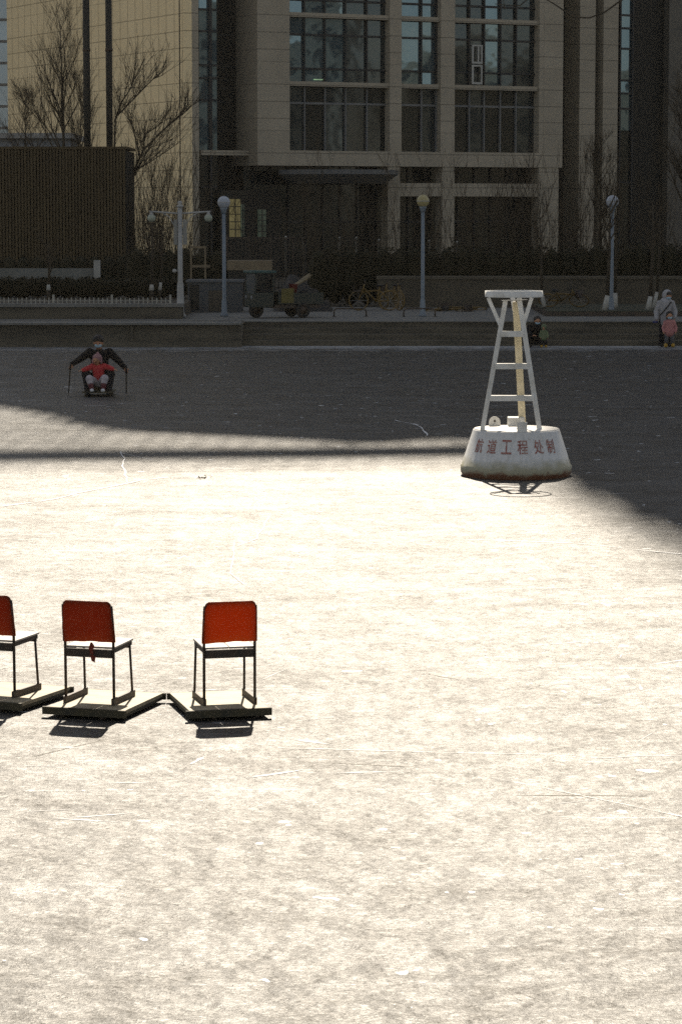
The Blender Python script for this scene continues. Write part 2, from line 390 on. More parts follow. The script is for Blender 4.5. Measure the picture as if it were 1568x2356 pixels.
mb = MB(); mb.add([(-150, 84.32, QZ + 0.004), (150, 84.32, QZ + 0.004), (150, 96, QZ + 0.004), (-150, 96, QZ + 0.004)], [(0, 1, 2, 3)])
tag(mb.build('promenade', granite), kind='structure')
mb = MB(); mb.b2((-400, 96.02, -0.5), (400, 700, QZ - 0.02))
tag(mb.build('plaza_ground', soil), kind='structure')
# ------------------------------------------------------------------ main office building
TH = math.atan(0.518); E1 = Vector((math.cos(TH), math.sin(TH), 0)); E2 = Vector((-math.sin(TH), math.cos(TH), 0))
OB = P(592, HZ, 138.0); OB.z = QZ
def fz(x, y, w=0.0):
    d = ray(x, y); o = OB + E2 * w - CAM
    t = o.dot(E2) / d.dot(E2); p = CAM + d * t - OB
    return p.dot(E1), p.z
def fu(x, w=0.0): return fz(x, 300, w)[0]
zr = lambda y, x=667: fz(x, y)[1]
Z_SILL, Z_BAND0 = zr(346), zr(381)
Z_S2a, Z_S2b = zr(197), zr(186); Z_S1a, Z_S1b = zr(38), zr(26)
FP = zr(191) - zr(32); FP = abs(FP)
z0row = zr(301.0, 623)                                     # a joint line on the left pier
rows = [0.0, 0.62 * FP / 3.42, 1.46 * FP / 3.42, 2.32 * FP / 3.42]
grey_stone = stone('grey stone cladding', (0.39, 0.345, 0.268), (0.265, 0.234, 0.182), rows, FP, 2.02, 'X', z0row, 0.27)
lit_stone = stone('lit-coloured stone cladding', (0.90, 0.73, 0.45), (0.80, 0.64, 0.38), rows, FP, 0.95, 'Y', z0row, 0.34, 0.35, 0.11, 0.6)  # same cladding as the piers, with warm light put into its colour
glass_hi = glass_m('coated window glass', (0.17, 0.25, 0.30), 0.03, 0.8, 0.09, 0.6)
glass_mid = glass_m('dim-reflection window glass', (0.07, 0.09, 0.10), 0.05, 0.7, 0.09, 0.6)  # darker copy of the coated panes; weaker reflection put into the tint
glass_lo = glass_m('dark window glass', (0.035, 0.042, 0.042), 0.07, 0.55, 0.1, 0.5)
office = thing('office_building', 'grey stone office tower with tall glazed bays and a side wing coloured as lit', 'building', OB, rz=TH, local=True)
office.rotation_euler = (0, 0, TH)
ZT = 80.0
uC = fu(425, 0.8)
uR = fu(4200)
# solid core behind everything
MB().b2((uC + 0.42, 3.0, 0), (uR, 24.0, ZT)).build('core_wall', dark_clad, office)
def sb(u0, u1, w0, w1, z0, z1, name, mat, par=office, bev=0.0): return MB().b2((u0, w0, z0), (u1, w1, z1)).build(name, mat, par, bev)
# side wing, lit look in its colour
lt = 0.0
for k in range(1, 400):
    q = OB + E1 * uC + E2 * (0.8 + k * 0.1)
    xpix = CX + FPX * (q.x) / (q.y * math.cos(TILT) + 0.0)
    if xpix <= 23: lt = 0.8 + k * 0.1; break
lt = lt or 24.0
sb(uC, uC + 0.4, 0.8, lt, 0, 64, 'side_wall', lit_stone)
sb(uC - 0.02, uC + 0.1, 1.28, 1.36, 0, 64, 'wall_groove', dark_clad)
# left stone strip, glazed strip, dark recess
sb(uC + 0.402, fu(458, .8), 0.8, 2.99, 0, 64, 'pier', grey_stone)
def window(u0, u1, z0, z1, wg, mull, trans, gl, frame_w=0.05, par=office, light=None, bar=0.05, bright=None):
    g = MB(); us = [u0] + list(mull) + [u1]; zs = [z0] + sorted(trans) + [z1]
    for ci, (ua, ub_) in enumerate(zip(us, us[1:])):
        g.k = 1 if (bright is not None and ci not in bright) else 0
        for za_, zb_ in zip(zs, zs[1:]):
            t = [wg + random.uniform(.004, .024) for _ in range(3)]
            g.add([(ua, t[0], za_), (ub_, t[1], za_), (ub_, t[1] + t[2] - t[0], zb_), (ua, t[2], zb_)], [(0, 1, 2, 3)])
    g.b2((u0, wg + .06, z0), (u1, wg + .10, z1))
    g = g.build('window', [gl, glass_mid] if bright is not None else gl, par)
    f = MB()
    for uu in mull: f.b2((uu - frame_w, wg - 0.14, z0), (uu + frame_w, wg - 0.002, z1))
    if not mull:
        for uu in (u0 + .04, u1 - .04): f.b2((uu - .04, wg - .14, z0), (uu + .04, wg - .002, z1))
    for zz in trans: f.b2((u0, wg - 0.09, zz - bar), (u1, wg - 0.004, zz + bar))
    if mull or trans: f.build('frame', light or frame_light, g)
    return g
u0, u1 = fu(459, 1.1), fu(499.5, 1.1)
zz = lambda y, x=480, w=1.1: fz(x, y, w)[1]
strip_t = [zz(y) for y in (-126, -40, 22, 72, 150, 180, 230)]
window(u0, u1, zz(345), zz(-140), 1.1, [fu(483, 1.1)], strip_t, glass_hi, 0.07, light=frame_dark)
window(u0, u1, 0.2, zz(357), 1.1, [fu(483, 1.1)], [zz(430)], glass_lo, 0.05, light=frame_dark)
sb(u0, fu(592, 1.0), 0.95, 1.25, zz(357), zz(345.5), 'spandrel', grey_stone)
sb(u1 + 0.002, fu(592, 2.4), 2.4, 2.98, zz(345) + .05, 64, 'recess_wall', dark_clad)
for y in (20, 76, 150, 180, 232, 300): MB().b2((u1 + 0.01, 2.36, zz(y) - .03), (fu(592, 2.4), 2.398, zz(y) + .03)).build('joint_strip', frame_dark, office)
# main block
xa0, xa1 = fu(592), fu(666.5)
sb(xa0, xa1, 0, 2.99, Z_BAND0, ZT, 'pier', grey_stone)
bays = [(667, 896), (923, 1013), (1045, 1238)]
ub = [(fu(a), fu(b)) for a, b in bays]
pB = (fu(1238.5), fu(1293))
sb(ub[0][1], ub[1][0], 0, 2.99, Z_SILL, ZT, 'pier', grey_stone)
sb(ub[1][1], ub[2][0], 0, 2.99, Z_SILL, ZT, 'pier', grey_stone)
sb(pB[0], pB[1], 0, 2.99, Z_BAND0, ZT, 'pier', grey_stone)
sb(xa1 + 0.002, pB[0] - 0.002, 0.0, 2.99, Z_BAND0, Z_SILL, 'stone_band', grey_stone)
WG = 0.5
mulls = [[fu(x, .36) for x in (701, 748, 795, 844)], [fu(x, .36) for x in (969, 1003)], [fu(x, .36) for x in (1079, 1113, 1150, 1186)]]
floors = []
for k in range(-0, 6):
    zb = Z_SILL if k == 0 else Z_S2b + (k - 1) * FP
    zt = Z_S2a + k * FP
    floors.append((zb, zt))
for k, (zb, zt) in enumerate(floors):
    for bi, (a, b) in enumerate(ub):
        tr = [zt - 0.235 * FP, zt - 0.245 * FP + 0.0] if False else [zt - 0.245 * FP]
        if k >= 1: tr.append(zt - 0.74 * FP)
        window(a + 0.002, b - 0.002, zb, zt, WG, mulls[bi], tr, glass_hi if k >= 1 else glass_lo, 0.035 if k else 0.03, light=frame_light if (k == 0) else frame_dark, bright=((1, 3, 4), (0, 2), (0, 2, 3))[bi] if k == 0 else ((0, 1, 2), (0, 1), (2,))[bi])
        sb(a + 0.002, b - 0.002, 0.10, 0.66, zt + 0.003, zt + (Z_S2b - Z_S2a) - 0.003, 'spandrel', grey_stone)
    # glazing bars catching light on the shaded half of each bay
# open casement in the right bay
oc = MB()
cu = [fu(x, .34) for x in (1083, 1100, 1107)]
cz = [fz(1090, y)[1] for y in (193, 147, 102)]
for a, b in ((cz[0], cz[1] - .03), (cz[1] + .03, cz[2])):
    oc.b2((cu[0], 0.28, a), (cu[0] + 0.10, 0.34, b)); oc.b2((cu[2] - 0.08, 0.28, a), (cu[2], 0.34, b))
    oc.b2((cu[0] + 0.1, 0.285, a), (cu[2] - 0.08, 0.335, a + 0.10)); oc.b2((cu[0] + 0.1, 0.285, b - 0.08), (cu[2] - 0.08, 0.335, b))
oc.b2((cu[1] - 0.1, 0.29, cz[1] + .13), (cu[1] - 0.02, 0.33, cz[2] - .09))
oc.build('open_casement', frame_open, office)
# ground storey: columns, upper fascia, canopy, dark entrance glazing
zf0, zf1 = fz(1100, 452)[1], fz(1100, 422)[1]
for a, b in ((893, 921), (1018, 1046), (1240, 1286)):
    sb(fu(a), fu(b), 0.05, 0.75, 0, Z_BAND0 - 0.003, 'column', grey_stone)
sb(fu(921) + .003, fu(1018) - .003, 0.12, 0.7, zf0, zf1, 'fascia', grey_stone)
sb(fu(1046) + .003, fu(1240) - .003, 0.12, 0.7, zf0, zf1, 'fascia', grey_stone)
eg = MB().b2((xa0, 1.6, 0), (pB[1], 1.66, Z_BAND0 - 0.01)).build('entrance_glazing', glass_lo, office)
f = MB()
for k in range(18):
    uu = xa0 + (pB[1] - xa0) * (k + 0.5) / 18; f.b2((uu - 0.03, 1.5, 0), (uu + 0.03, 1.598, Z_BAND0 - 0.02))
f.b2((xa0, 1.52, 2.6), (pB[1], 1.596, 2.72)); f.build('frame', frame_dark, eg)
# canopy: a shallow boat-shaped slab over the door
cz0 = fz(760, 402)[1]; ca, cb = fu(672, -1.5), fu(930, -1.5); cm = (ca + cb) / 2; pts = []
for k in range(25):
    t = math.pi * k / 24; pts.append(Vector((cm - math.cos(t) * (cb - ca) / 2, 0.0 - math.sin(t) * 3.2, cz0)))
cn = MB(); cn.prism(pts, (0, 0, 0.22))
pts2 = [Vector((cm + (p.x - cm) * 0.8, p.y * 0.8, cz0 - 0.45)) for p in pts]
n = len(pts); cn.add(pts2 + [Vector((p.x, p.y, cz0 - 0.002)) for p in pts], [(i, i + 1, n + i + 1, n + i) for i in range(n - 1)] + [tuple(range(n))])
cn.build('entrance_canopy', M('canopy sheet metal', (0.11, 0.115, 0.12), (0.075, 0.08, 0.085), 0.45, 0.8), office)
# lobby glass left of the entrance; sunlight through it painted as glow
def lit_m(name, c, st):
    m, nt, b = nodes_of(name); v = coords(nt); n = noise_t(nt, v, 1.4, 4, 0.7)
    nt.links.new(mixrgb(nt, ramp(nt, n, .35, .65), c, tuple(x * .35 for x in c)), b.inputs['Emission Color'])
    b.inputs['Emission Strength'].default_value = st; b.inputs['Base Color'].default_value = (.02, .02, .02, 1); b.inputs['Roughness'].default_value = .1
    return m
lit_y = lit_m('sun-glow lobby pane', (0.62, 0.52, 0.22), 0.075); lit_g = lit_m('sun-glow green lobby pane', (0.25, 0.36, 0.26), 0.05)
for (xa, xb, ya, yb, mt) in ((529, 553, 545, 458, lit_y), (555, 562, 545, 470, lit_g), (594, 612, 545, 482, lit_g)):
    a, za = fz(xa, ya, 0.55); b, zb_ = fz(xb, yb, 0.55)
    g = MB().b2((a, 0.55, za), (b, 0.62, zb_)).build('lobby_pane', mt, office)
    f = MB()
    for k in range(1, 5): f.b2((a, 0.5, za + (zb_ - za) * k / 5 - .02), (b, 0.547, za + (zb_ - za) * k / 5 + .02))
    f.b2(((a + b) / 2 - .02, 0.51, za), ((a + b) / 2 + .02, 0.545, zb_)); f.build('frame', frame_dark, g)
a, za = fz(502, 560, 0.9); b, zb_ = fz(640, 452, 0.9)
sb(a, b, 0.63, 0.9, 0, zb_ + .3, 'lobby_wall', dark_clad)
# green strip lamp inside the second storey window
a, za = fz(1254/1.7385, 318/1.7385, .42); b, zb_ = fz(1290/1.7385, 316/1.7385, .42)
lm = lit_m('green strip lamp', (0.5, 0.8, 0.45), 0.22)
sb(a, b, 0.40, 0.43, za - .02, za + .025, 'strip_lamp', lm)
# right-hand part: piers, recesses, glazed strip
wr = 1.5
for (xa, xb, w0) in ((1331, 1367, wr), (1385, 1419, wr), (1535, 1640, wr + 1.0)):
    sb(fu(xa, w0), fu(xb, w0), w0, 2.99 + (0.5 if w0 > 2 else 0), 0, ZT, 'pier', grey_stone if xa < 1500 else M('grey stone coloured as shaded', (.13, .12, .10), (.09, .082, .07), .8, .5))  # far right pier: shade put into a darker stone colour
u0, u1 = fu(1420, 1.8), fu(1451, 1.8)
zq = lambda y: fz(1435, y, 1.8)[1]
window(u0, u1, zq(300), zq(-140), 1.8, [], [zq(y) for y in (-96, -44, 35, 65, 112, 185, 215, 250)], glass_hi, light=frame_dark)
window(u0, u1, 0.1, zq(300) - .01, 1.8, [], [zq(420)], glass_lo, light=frame_dark)
# roof silhouette, worked out from where its shadow falls on the ice
tE = math.tan(EL)
def ztop(u, Ys):
    q = OB + E1 * u; return (q.y - Ys) * tE / math.cos(AZ)
prof = []
for (xg, Ys) in ((-7.4, 71.0), (-6.8, 64.0), (-6.2, 58.5), (-5.5, 54.5), (-4.7, 51.5), (-4.0, 50.4), (-1.0, 48.6), (0.6, 47.6), (1.8, 48.7), (2.9, 48.4), (3.15, 45.0), (3.5, 41.0), (3.9, 37.0), (4.3, 33.5), (4.8, 29.5), (5.4, 26.0), (12, 23.0)):
    for it in range(1):
        u = (xg + 1.9 - OB.x) / E1.x
        z = ztop(u, Ys) - 0.0; u = (xg + math.tan(AZ) * z / tE - OB.x) / E1.x; z = ztop(u, Ys)
    prof.append((u, z - OB.z))
pl = [Vector((prof[0][0], 0.0, 60)), Vector((prof[-1][0], 0.0, 60))] + [Vector((u, 0, z)) for (u, z) in prof[::-1]]
MB().prism(pl, (0, 1.2, 0)).build('parapet', grey_stone, office)

bm_ = []
for (xg, Ys) in ((-9.5, 44.3), (-4.5, 45.1), (0, 45.6), (2.2, 46.0), (3.6, 46.1)):
    u = (xg + 1.95 - OB.x) / E1.x; z = ztop(u, Ys); bm_.append((u, z - OB.z))
pl = [Vector((u, 0.1, z - 0.75)) for u, z in bm_] + [Vector((u, 0.1, z + 0.75)) for u, z in bm_[::-1]]
rb = MB(); rb.prism(pl, (0, 0.5, 0)); rb.build('roof_beam', grey_stone, office)
def interp(tab, x):
    if x <= tab[0][0]: return tab[0][1]
    for (xa, ya), (xb, yb) in zip(tab, tab[1:]):
        if x <= xb: return ya + (yb - ya) * (x - xa) / max(xb - xa, 1e-9)
    return tab[-1][1]
lv = MB(); u = bm_[0][0]; xof = lambda u: OB.x + E1.x * u - 1.9
while u < prof[-1][0]:
    xg = xof(u); zb_ = interp(prof, u); 
    if u < prof[0][0]: zb_ = 63
    if xg < 2.75:
        zt1 = ztop(u, 50.4) - OB.z if xg < -4.0 else zb_           # added slats dim the sun where the roof is low
        wv_ = .25 if xg < -4.0 else .0
        if zt1 > zb_ + .2: lv.b2((u, .25, zb_ - .1), (u + wv_, .33, zt1))
        zt2 = interp(bm_, u) - .76
        zt3 = interp(bm_, u) + .76
        for q, wq in ((1.1, .20), (2.3, .14)): lv.b2((u, .35 + .03 * q, zt3 + .01), (u + wq, .38 + .03 * q, zt3 + q))
        if zt2 > zt1 + .1: lv.b2((u, .35, max(zb_, zt1) - .1), (u + .26, .43, zt2))
    else:
        for q, wq in ((3.0, .34), (6.5, .18)): lv.b2((u, .25 + .02 * q, zb_ - .1), (u + wq, .30 + .02 * q, zb_ + q))
    u += .5
lv.build('shade_slats', steel, office)  # slats out of view, added to soften the roof shadow on the ice
pt = MB()
for u, z in bm_[1:]: pt.b2((u - .1, .2, 78), (u + .1, .4, z - .76))
pt.build('roof_post', steel, office)
# ------------------------------------------------------------------ blue glass tower at the far left edge
gt = thing('glass_tower', 'blue grey glass tower behind the end of the side wing', 'building', (-34, 200, QZ))
MB().b2((-150, 200, QZ), (P(22.5, 200, 198).x, 225, 62)).build('tower_wall', glass_m('blue tower glass', (0.24, 0.30, 0.36), 0.15, 0.6, 0.1), gt)
f = MB()
for k in range(40): f.b2((-46, 199.9, 2 + 1.5 * k), (P(22.5, 200, 198).x, 199.998, 2.18 + 1.5 * k))
f.build('floor_edge', frame_light, gt)
# ------------------------------------------------------------------ slatted enclosure, posts, low building behind
Ye = 103.0
e0, e1 = P(-120, 343, Ye), P(293, 346, Ye)
enc = thing('slatted_enclosure', 'tall brown enclosure of narrow vertical timber slats', 'enclosure', ((e0.x + e1.x) / 2, Ye, QZ))
MB().b2((e0.x, Ye + 0.12, QZ), (e1.x - .04, Ye + 4, e0.z - 0.06)).build('inner_wall', dark_clad, enc)
m = MB(); xx = e0.x; k = 0
while xx < e1.x - 0.06:
    m.b2((xx, Ye - random.uniform(0, .015), QZ), (xx + 0.078, Ye + 0.1, e0.z)); xx += 0.115
m.build('slat_screen', wood_slat, enc)
MB().b2((e0.x, Ye - 0.03, e0.z + .002), (e1.x, Ye + 4.05, e0.z + 0.09)).build('cap_rail', wood_slat, enc)
for (xa, xb, lab) in ((193, 209, 'left of two tall dark posts rising behind the slatted enclosure'), (245, 260, 'right of two tall dark posts rising behind the slatted enclosure')):
    a = P(xa, 300, 108.5); b = P(xb, 300, 108.5); r = (b.x - a.x) / 2
    t = thing('tall_post', lab, 'post', ((a.x + b.x) / 2, 108.5, QZ), 'pair of tall posts behind the enclosure')
    MB().tube([((a.x + b.x) / 2, 108.5, QZ), ((a.x + b.x) / 2, 108.5, 17)], r, 20).build('shaft', dark_clad, t)
    MB().tube([((a.x + b.x) / 2, 108.5, 9.9), ((a.x + b.x) / 2, 108.5, 10.0)], r + .02, 20).build('collar', steel, t)
a, b = P(-200, 306, 118), P(165, 310, 118)
lb = thing('low_building', 'low pale building with a flat roof edge above the slatted enclosure', 'building', ((a.x + b.x) / 2, 118, QZ))
MB().b2((a.x, 118.3, QZ), (b.x - .25, 124, a.z - .22)).build('wall', M('pale blue grey render', (.22, .24, .27), (.16, .175, .19), .8, .8), lb)
MB().b2((a.x, 117.9, a.z - .217), (b.x, 124.3, a.z)).build('roof', post_grey, lb)
# ------------------------------------------------------------------ left garden terrace
a, b = P(-60, 700, 85.5), P(418, 700, 85.5)
pz = P(0, 699, 85.5).z
planter = thing('planter_wall', 'long low grey granite planter wall carrying the white picket fence', 'planter', ((a.x + b.x) / 2, 85.7, QZ))
MB().b2((a.x, 85.5, QZ + .005), (b.x, 85.9, pz - .1)).build('wall', granite_d, planter)
MB().b2((a.x, 85.42, pz - .098), (b.x + .04, 85.98, pz)).build('coping', granite, planter)
MB().b2((a.x, 85.905, QZ), (b.x, 96.0, pz - .06)).build('soil_bed', soil, planter)
fence = thing('picket_fence', 'low white picket fence along the planter wall', 'fence', ((a.x + b.x) / 2, 85.7, pz))
yf = 85.7; fx = P(-10, 690, yf).x; xe = P(392, 690, yf).x; dpx = 10.3 / 6500 * yf
m = MB(); m.b2((fx, yf - .008, pz + .075), (xe, yf + .008, pz + .095)); m.build('rail', picket_m, fence)
x_ = xe
k = 0
while x_ > fx:
    if k % 13 == 0: MB().b2((x_ - .032, yf - .04, pz + .002), (x_ + .032, yf + .03, pz + .27)).build('post', picket_m, fence)
    else:
        hh = pz + random.uniform(.17, .20)
        q = MB(); q.prism([Vector((x_ - .017, yf - .028, pz + .002)), Vector((x_ + .017, yf - .028, pz + .002)), Vector((x_ + .017, yf - .028, hh - .02)), Vector((x_, yf - .028, hh)), Vector((x_ - .017, yf - .028, hh - .02))], (0, .016, 0)); q.build('picket', picket_m, fence)
    x_ -= dpx; k += 1
def hedge(name, x0, x1, y0, y1, z0, z1, label, n, mat=hedge_m, size=0.10, cat='hedge'):
    m = MB()
    nx = max(4, int((x1 - x0) / 0.5)); 
    for i in range(nx):                                     # woody inner body, lumpy
        xa = x0 + (x1 - x0) * i / nx; xb = x0 + (x1 - x0) * (i + 1) / nx
        m.ball(((xa + xb) / 2, (y0 + y1) / 2, (z0 + z1) / 2 - .02), ((xb - xa) * 0.75, (y1 - y0) * 0.42, (z1 - z0) * random.uniform(.46, .52)), 8, 5)
    for i in range(n):
        px, py, pz_ = random.uniform(x0, x1), random.uniform(y0, y1), z0 + (z1 - z0) * random.random() ** 0.7
        if random.random() < .5: py = y0 + abs(random.gauss(0, .08))
        s = size * random.uniform(.5, 1.3); e = Euler((random.uniform(0, 6), random.uniform(0, 6), random.uniform(0, 6))).to_matrix()
        top = z1 + .12 * mnoise.noise(Vector((px * 1.3, 0, z1)))
        pz_ = min(pz_, top)
        m.add([Vector((px, py, pz_)) + e @ Vector(q) * s for q in ((-.5, 0, 0), (0, -.28, 0), (.6, 0, .05), (0, .28, 0))], [(0, 1, 2, 3)])
    return tag(m.build(name, mat), label, cat)
def zof(y, Y): return P(784, y, Y).z
hedge('hedge', P(-40, 600, 93).x, P(425, 600, 93).x, 92.5, 93.6, pz - .06, zof(638, 92.5), 'dark low hedge behind the picket fence on the left', 2600)
a, b = P(-60, 618, 97.2), P(222, 618, 97.2)
MBw = MB().b2((a.x, 97.2, QZ - .05), (b.x, 97.5, a.z)); tag(MBw.build('low_wall', whitewall), 'low grey white wall in front of the slatted enclosure', 'wall')
a, b = P(216.5, 599, 97.0), P(231, 599, 97.0)
tag(MB().b2((a.x, 96.85, QZ - .05), (b.x, 97.1, a.z)).build('gate_post', M('gate post render', (.34, .34, .32), (.26, .26, .24), .8, 3), bevel=.01), 'short pale post at the end of the low white wall', 'post')
hedge('hedge', P(-60, 600, 100).x, P(300, 600, 100).x, 99.5, 100.6, QZ, zof(587, 99.5), 'dark hedge between the low white wall and the slatted enclosure', 1500)
hedge('hedge', P(294, 600, 99).x, P(520, 600, 99).x, 98.6, 99.8, QZ, zof(572, 98.6), 'dark hedge behind the ornate double lamp post', 1500)
# ------------------------------------------------------------------ right: retaining wall, hedges
a, b = P(868, 636, 95.6), P(1900, 636, 95.6)
rwl = thing('retaining_wall', 'long low brown stone wall behind the yellow bicycles', 'wall', ((a.x + b.x) / 2, 95.7, QZ))
MB().b2((a.x, 95.6, QZ + .005), (b.x, 96.4, a.z - .1)).build('wall', M('brown stone wall', (.075, .064, .045), (.05, .044, .032), .85, .9, (1, 1, 2.5)), rwl)
MB().b2((a.x - .03, 95.55, a.z - .098), (b.x, 96.45, a.z)).build('coping', M('brown coping', (.09, .078, .056), (.065, .056, .04), .8, 1.2), rwl)
hedge('hedge', P(715, 600, 97.4).x, P(1010, 600, 97.4).x, 97.0, 98.2, QZ, zof(570, 97), 'dark evergreen hedge behind the middle globe lamp', 3000)
hedge('hedge', P(1012, 600, 97.4).x, P(1320, 600, 97.4).x, 97.0, 98.2, QZ, zof(567, 97), 'dark evergreen hedge behind the buoy tower', 2600)
hedge('hedge', P(1322, 600, 97.4).x, P(1900, 600, 97.4).x, 97.0, 98.4, QZ, zof(560, 97), 'dark evergreen hedge behind the right globe lamp', 3600)
a = P(1290, 712, 89.0)
m = MB(); m.b2((P(1258, 712, 87).x, 87.6, QZ + .006), (40, 94.5, QZ + .14)); tag(m.build('turf_kerb', steel), kind='structure')
m = MB(); m.b2((P(1258, 712, 87).x + .06, 87.66, QZ + .142), (40, 94.45, QZ + .16)); tag(m.build('turf', grass_m), 'dark winter turf strip', kind='structure')
# ------------------------------------------------------------------ trees and shrubs
def grow(mb, p, d, L, r, lvl, rnd, spread=.6, up=.15, kids=4, seg=4, minr=.0045):
    pts = [p]; q = p.copy(); dd = d.copy(); rad = [r]
    for i in range(seg):
        dd = (dd + Vector((rnd.gauss(0, .09), rnd.gauss(0, .09), rnd.gauss(0, .05) + up * .25))).normalized()
        q = q + dd * L / seg; pts.append(q.copy()); rad.append(max(minr * .7, r * (1 - .75 * (i + 1) / seg)))
    mb.tube(pts, rad, 5 if lvl > 1 else 4, True, False)
    if lvl <= 0: return
    for k in range(kids):
        t = rnd.uniform(.25, 1.0); i = min(seg - 1, int(t * seg)); b = pts[i].lerp(pts[i + 1], t * seg - i)
        a = rnd.uniform(0, 2 * math.pi); ax = Vector((math.cos(a), math.sin(a), 0))
        nd = (dd * (1 - spread * .5) + ax * spread + Vector((0, 0, up))).normalized()
        grow(mb, b, nd, L * rnd.uniform(.45, .7), max(minr, rad[i] * .55), lvl - 1, rnd, spread, up, kids, seg - 1 if seg > 3 else seg, minr)
def tree(x, ybase, Y, ytop, seed, label, r=.08, lvl=3, kids=6, spread=.55, up=.25, z0=QZ, limbs=None, group=None, white=None, lean=0.0):
    rnd = random.Random(seed); base = P(x, ybase, Y); base.z = z0; top = P(x + lean, ytop, Y)
    t = thing('bare_tree', label, 'tree', base, group)
    Ht = top.z - z0; pts = []; rad = []
    n = 9
    for i in range(n + 1):
        f = i / n; pts.append(base + Vector(((top.x - base.x) * f + rnd.gauss(0, .03) * f, rnd.gauss(0, .03) * f, Ht * f))); rad.append(max(.008, r * (1 - .9 * f)))
    MB().tube(pts, rad, 8).build('trunk', bark, t)
    cr = MB()
    if limbs:
        for (line, rr) in limbs:
            l3 = [P(px, py, Y + dy) for (px, py, dy) in line]
            cr.tube(l3, [max(.01, rr * (1 - .75 * i / (len(l3) - 1))) for i in range(len(l3))], 6, True, False)
            for i in range(len(l3) - 1):
                for q in range(9):
                    b = l3[i].lerp(l3[i + 1], rnd.random()); dd = (l3[i + 1] - l3[i]).normalized()
                    a = rnd.uniform(0, 6.28); nd = (dd * .6 + Vector((math.cos(a) * .5, math.sin(a) * .5, .35))).normalized()
                    grow(cr, b, nd, rnd.uniform(.6, 1.5), rr * .3, 1, rnd, .5, .25, 4, 3, .006)
    else:
        for k in range(kids * 3):
            f = rnd.uniform(.35, .98); i = min(n - 1, int(f * n)); b = pts[i].lerp(pts[i + 1], f * n - i); a = rnd.uniform(0, 6.28)
            nd = Vector((math.cos(a) * spread, math.sin(a) * spread, .55 + up)).normalized()
            grow(cr, b, nd, Ht * (1 - f * .75) * .38, max(.01, rad[i] * .55), lvl - 1, rnd, spread, up, 6, 4)
    cr.build('crown', twig_m, t)
    if white:
        zw0, zw1 = z0 + .0, z0 + white
        MB().tube([(base.x, base.y, zw0), (base.x, base.y, zw1)], r * 1.06, 10).build('limewash_band', limewash, t)
    return t
tree(150, 600, 112, 55, 3, 'tall slender bare tree left of the two tall posts', .11, 3, 8, .5, .3, lean=-8)
tree(186, 600, 111, 205, 5, 'bushy bare tree close behind the left tall post', .08, 3, 8, .45, .45)
tree(60, 600, 113, 230, 6, 'low spreading bare tree above the flat roof at the far left', .08, 3, 8, .6, .2)
tree(284, 600, 106.5, 330, 9, 'leaning bare tree with long limbs reaching right over the side wall', .10, limbs=[
    ([(284, 470, 0), (292, 430, 0), (330, 345, .2), (375, 300, .4), (412, 268, .5), (436, 246, .6)], .052),
    ([(322, 360, 0), (305, 290, -.3), (300, 260, -.4)], .035),
    ([(328, 350, 0), (333, 310, .4), (362, 292, .5)], .03),
    ([(262, 380, 0), (266, 270, 0), (310, 225, .3), (352, 182, .6), (376, 172, .7)], .042),
    ([(264, 280, 0), (280, 235, -.3), (300, 205, -.4), (312, 165, -.4)], .04),
    ([(284, 450, 0), (320, 378, .6), (345, 340, .9), (395, 322, 1.2)], .03),
    ([(300, 400, .3), (350, 370, .6), (410, 330, 1)], .03)])
def shrub(x, ybase, Y, ytop, seed, label, stems=40, wpx=60, fan=.25, z0=QZ, r=.014, group=None):
    rnd = random.Random(seed); base = P(x, ybase, Y); base.z = z0; top = P(x, ytop, Y); Ht = top.z - z0; W = wpx / 6500 * Y
    t = thing('bare_shrub', label, 'shrub', base, group); st = MB(); tw = MB()
    for k in range(stems):
        ox, oy = rnd.gauss(0, W * .35), rnd.gauss(0, W * .25); hh = Ht * rnd.uniform(.55, 1.05)
        pts = []; lx = fan * ox / max(W, .1) * 2.2 + rnd.gauss(0, .05)
        for i in range(6):
            f = i / 5; pts.append(base + Vector((ox + lx * hh * f * f + rnd.gauss(0, .015), oy * (1 + f), hh * f)))
        st.tube(pts, [r * (1 - .7 * i / 5) for i in range(6)], 4, True, False)
        for q in range(6):
            i = rnd.randint(1, 4); b = pts[i].lerp(pts[i + 1], rnd.random()); a = rnd.uniform(0, 6.28)
            nd = Vector((math.cos(a) * .35 + lx * .4, math.sin(a) * .3, 1)).normalized()
            grow(tw, b, nd, hh * rnd.uniform(.12, .3), r * .5, 1, rnd, .4, .4, 3, 3, .005)
    st.build('stem_clump', twig_m, t); tw.build('crown', twig_m, t)
    return t
shrub(345, 600, 104.5, 372, 11, 'dense fan of bare upright stems between the enclosure and the grey tower', 75, 120, .28)
shrub(405, 600, 105.5, 330, 12, 'tall thin bare shrub in front of the side wall corner', 22, 50, .2)
shrub(1150, 600, 99.5, 395, 13, 'faint bare shrub in front of the right window bays', 26, 150, .2, r=.011)
shrub(690, 600, 100, 400, 14, 'thin bare shrub beside the entrance canopy', 14, 110, .2, r=.011)
shrub(1010, 600, 100, 430, 15, 'thin bare shrub right of the middle globe lamp', 12, 90, .2, r=.011)
for (xs_, yt_, sd_, lb_) in ((935, 425, 41, 'added thin bare shrub between the canopy and the middle globe lamp'), (1085, 415, 42, 'added thin bare shrub at the left of the right entrance bay'), (1205, 400, 43, 'added thin bare shrub in the middle of the right entrance bay'), (1268, 405, 44, 'added thin bare shrub before the right corner column'), (1340, 380, 45, 'tall bare shrub before the dark gap left of the right globe lamp'), (1460, 400, 46, 'tall bare shrub between the right globe lamp and the hooded adult'), (740, 430, 47, 'thin bare shrub under the entrance canopy')):
    shrub(xs_, 600, 99.2, yt_, sd_, lb_, 20, 130, .2, r=.011)  # extra shrubs, added to darken the foot of the facade
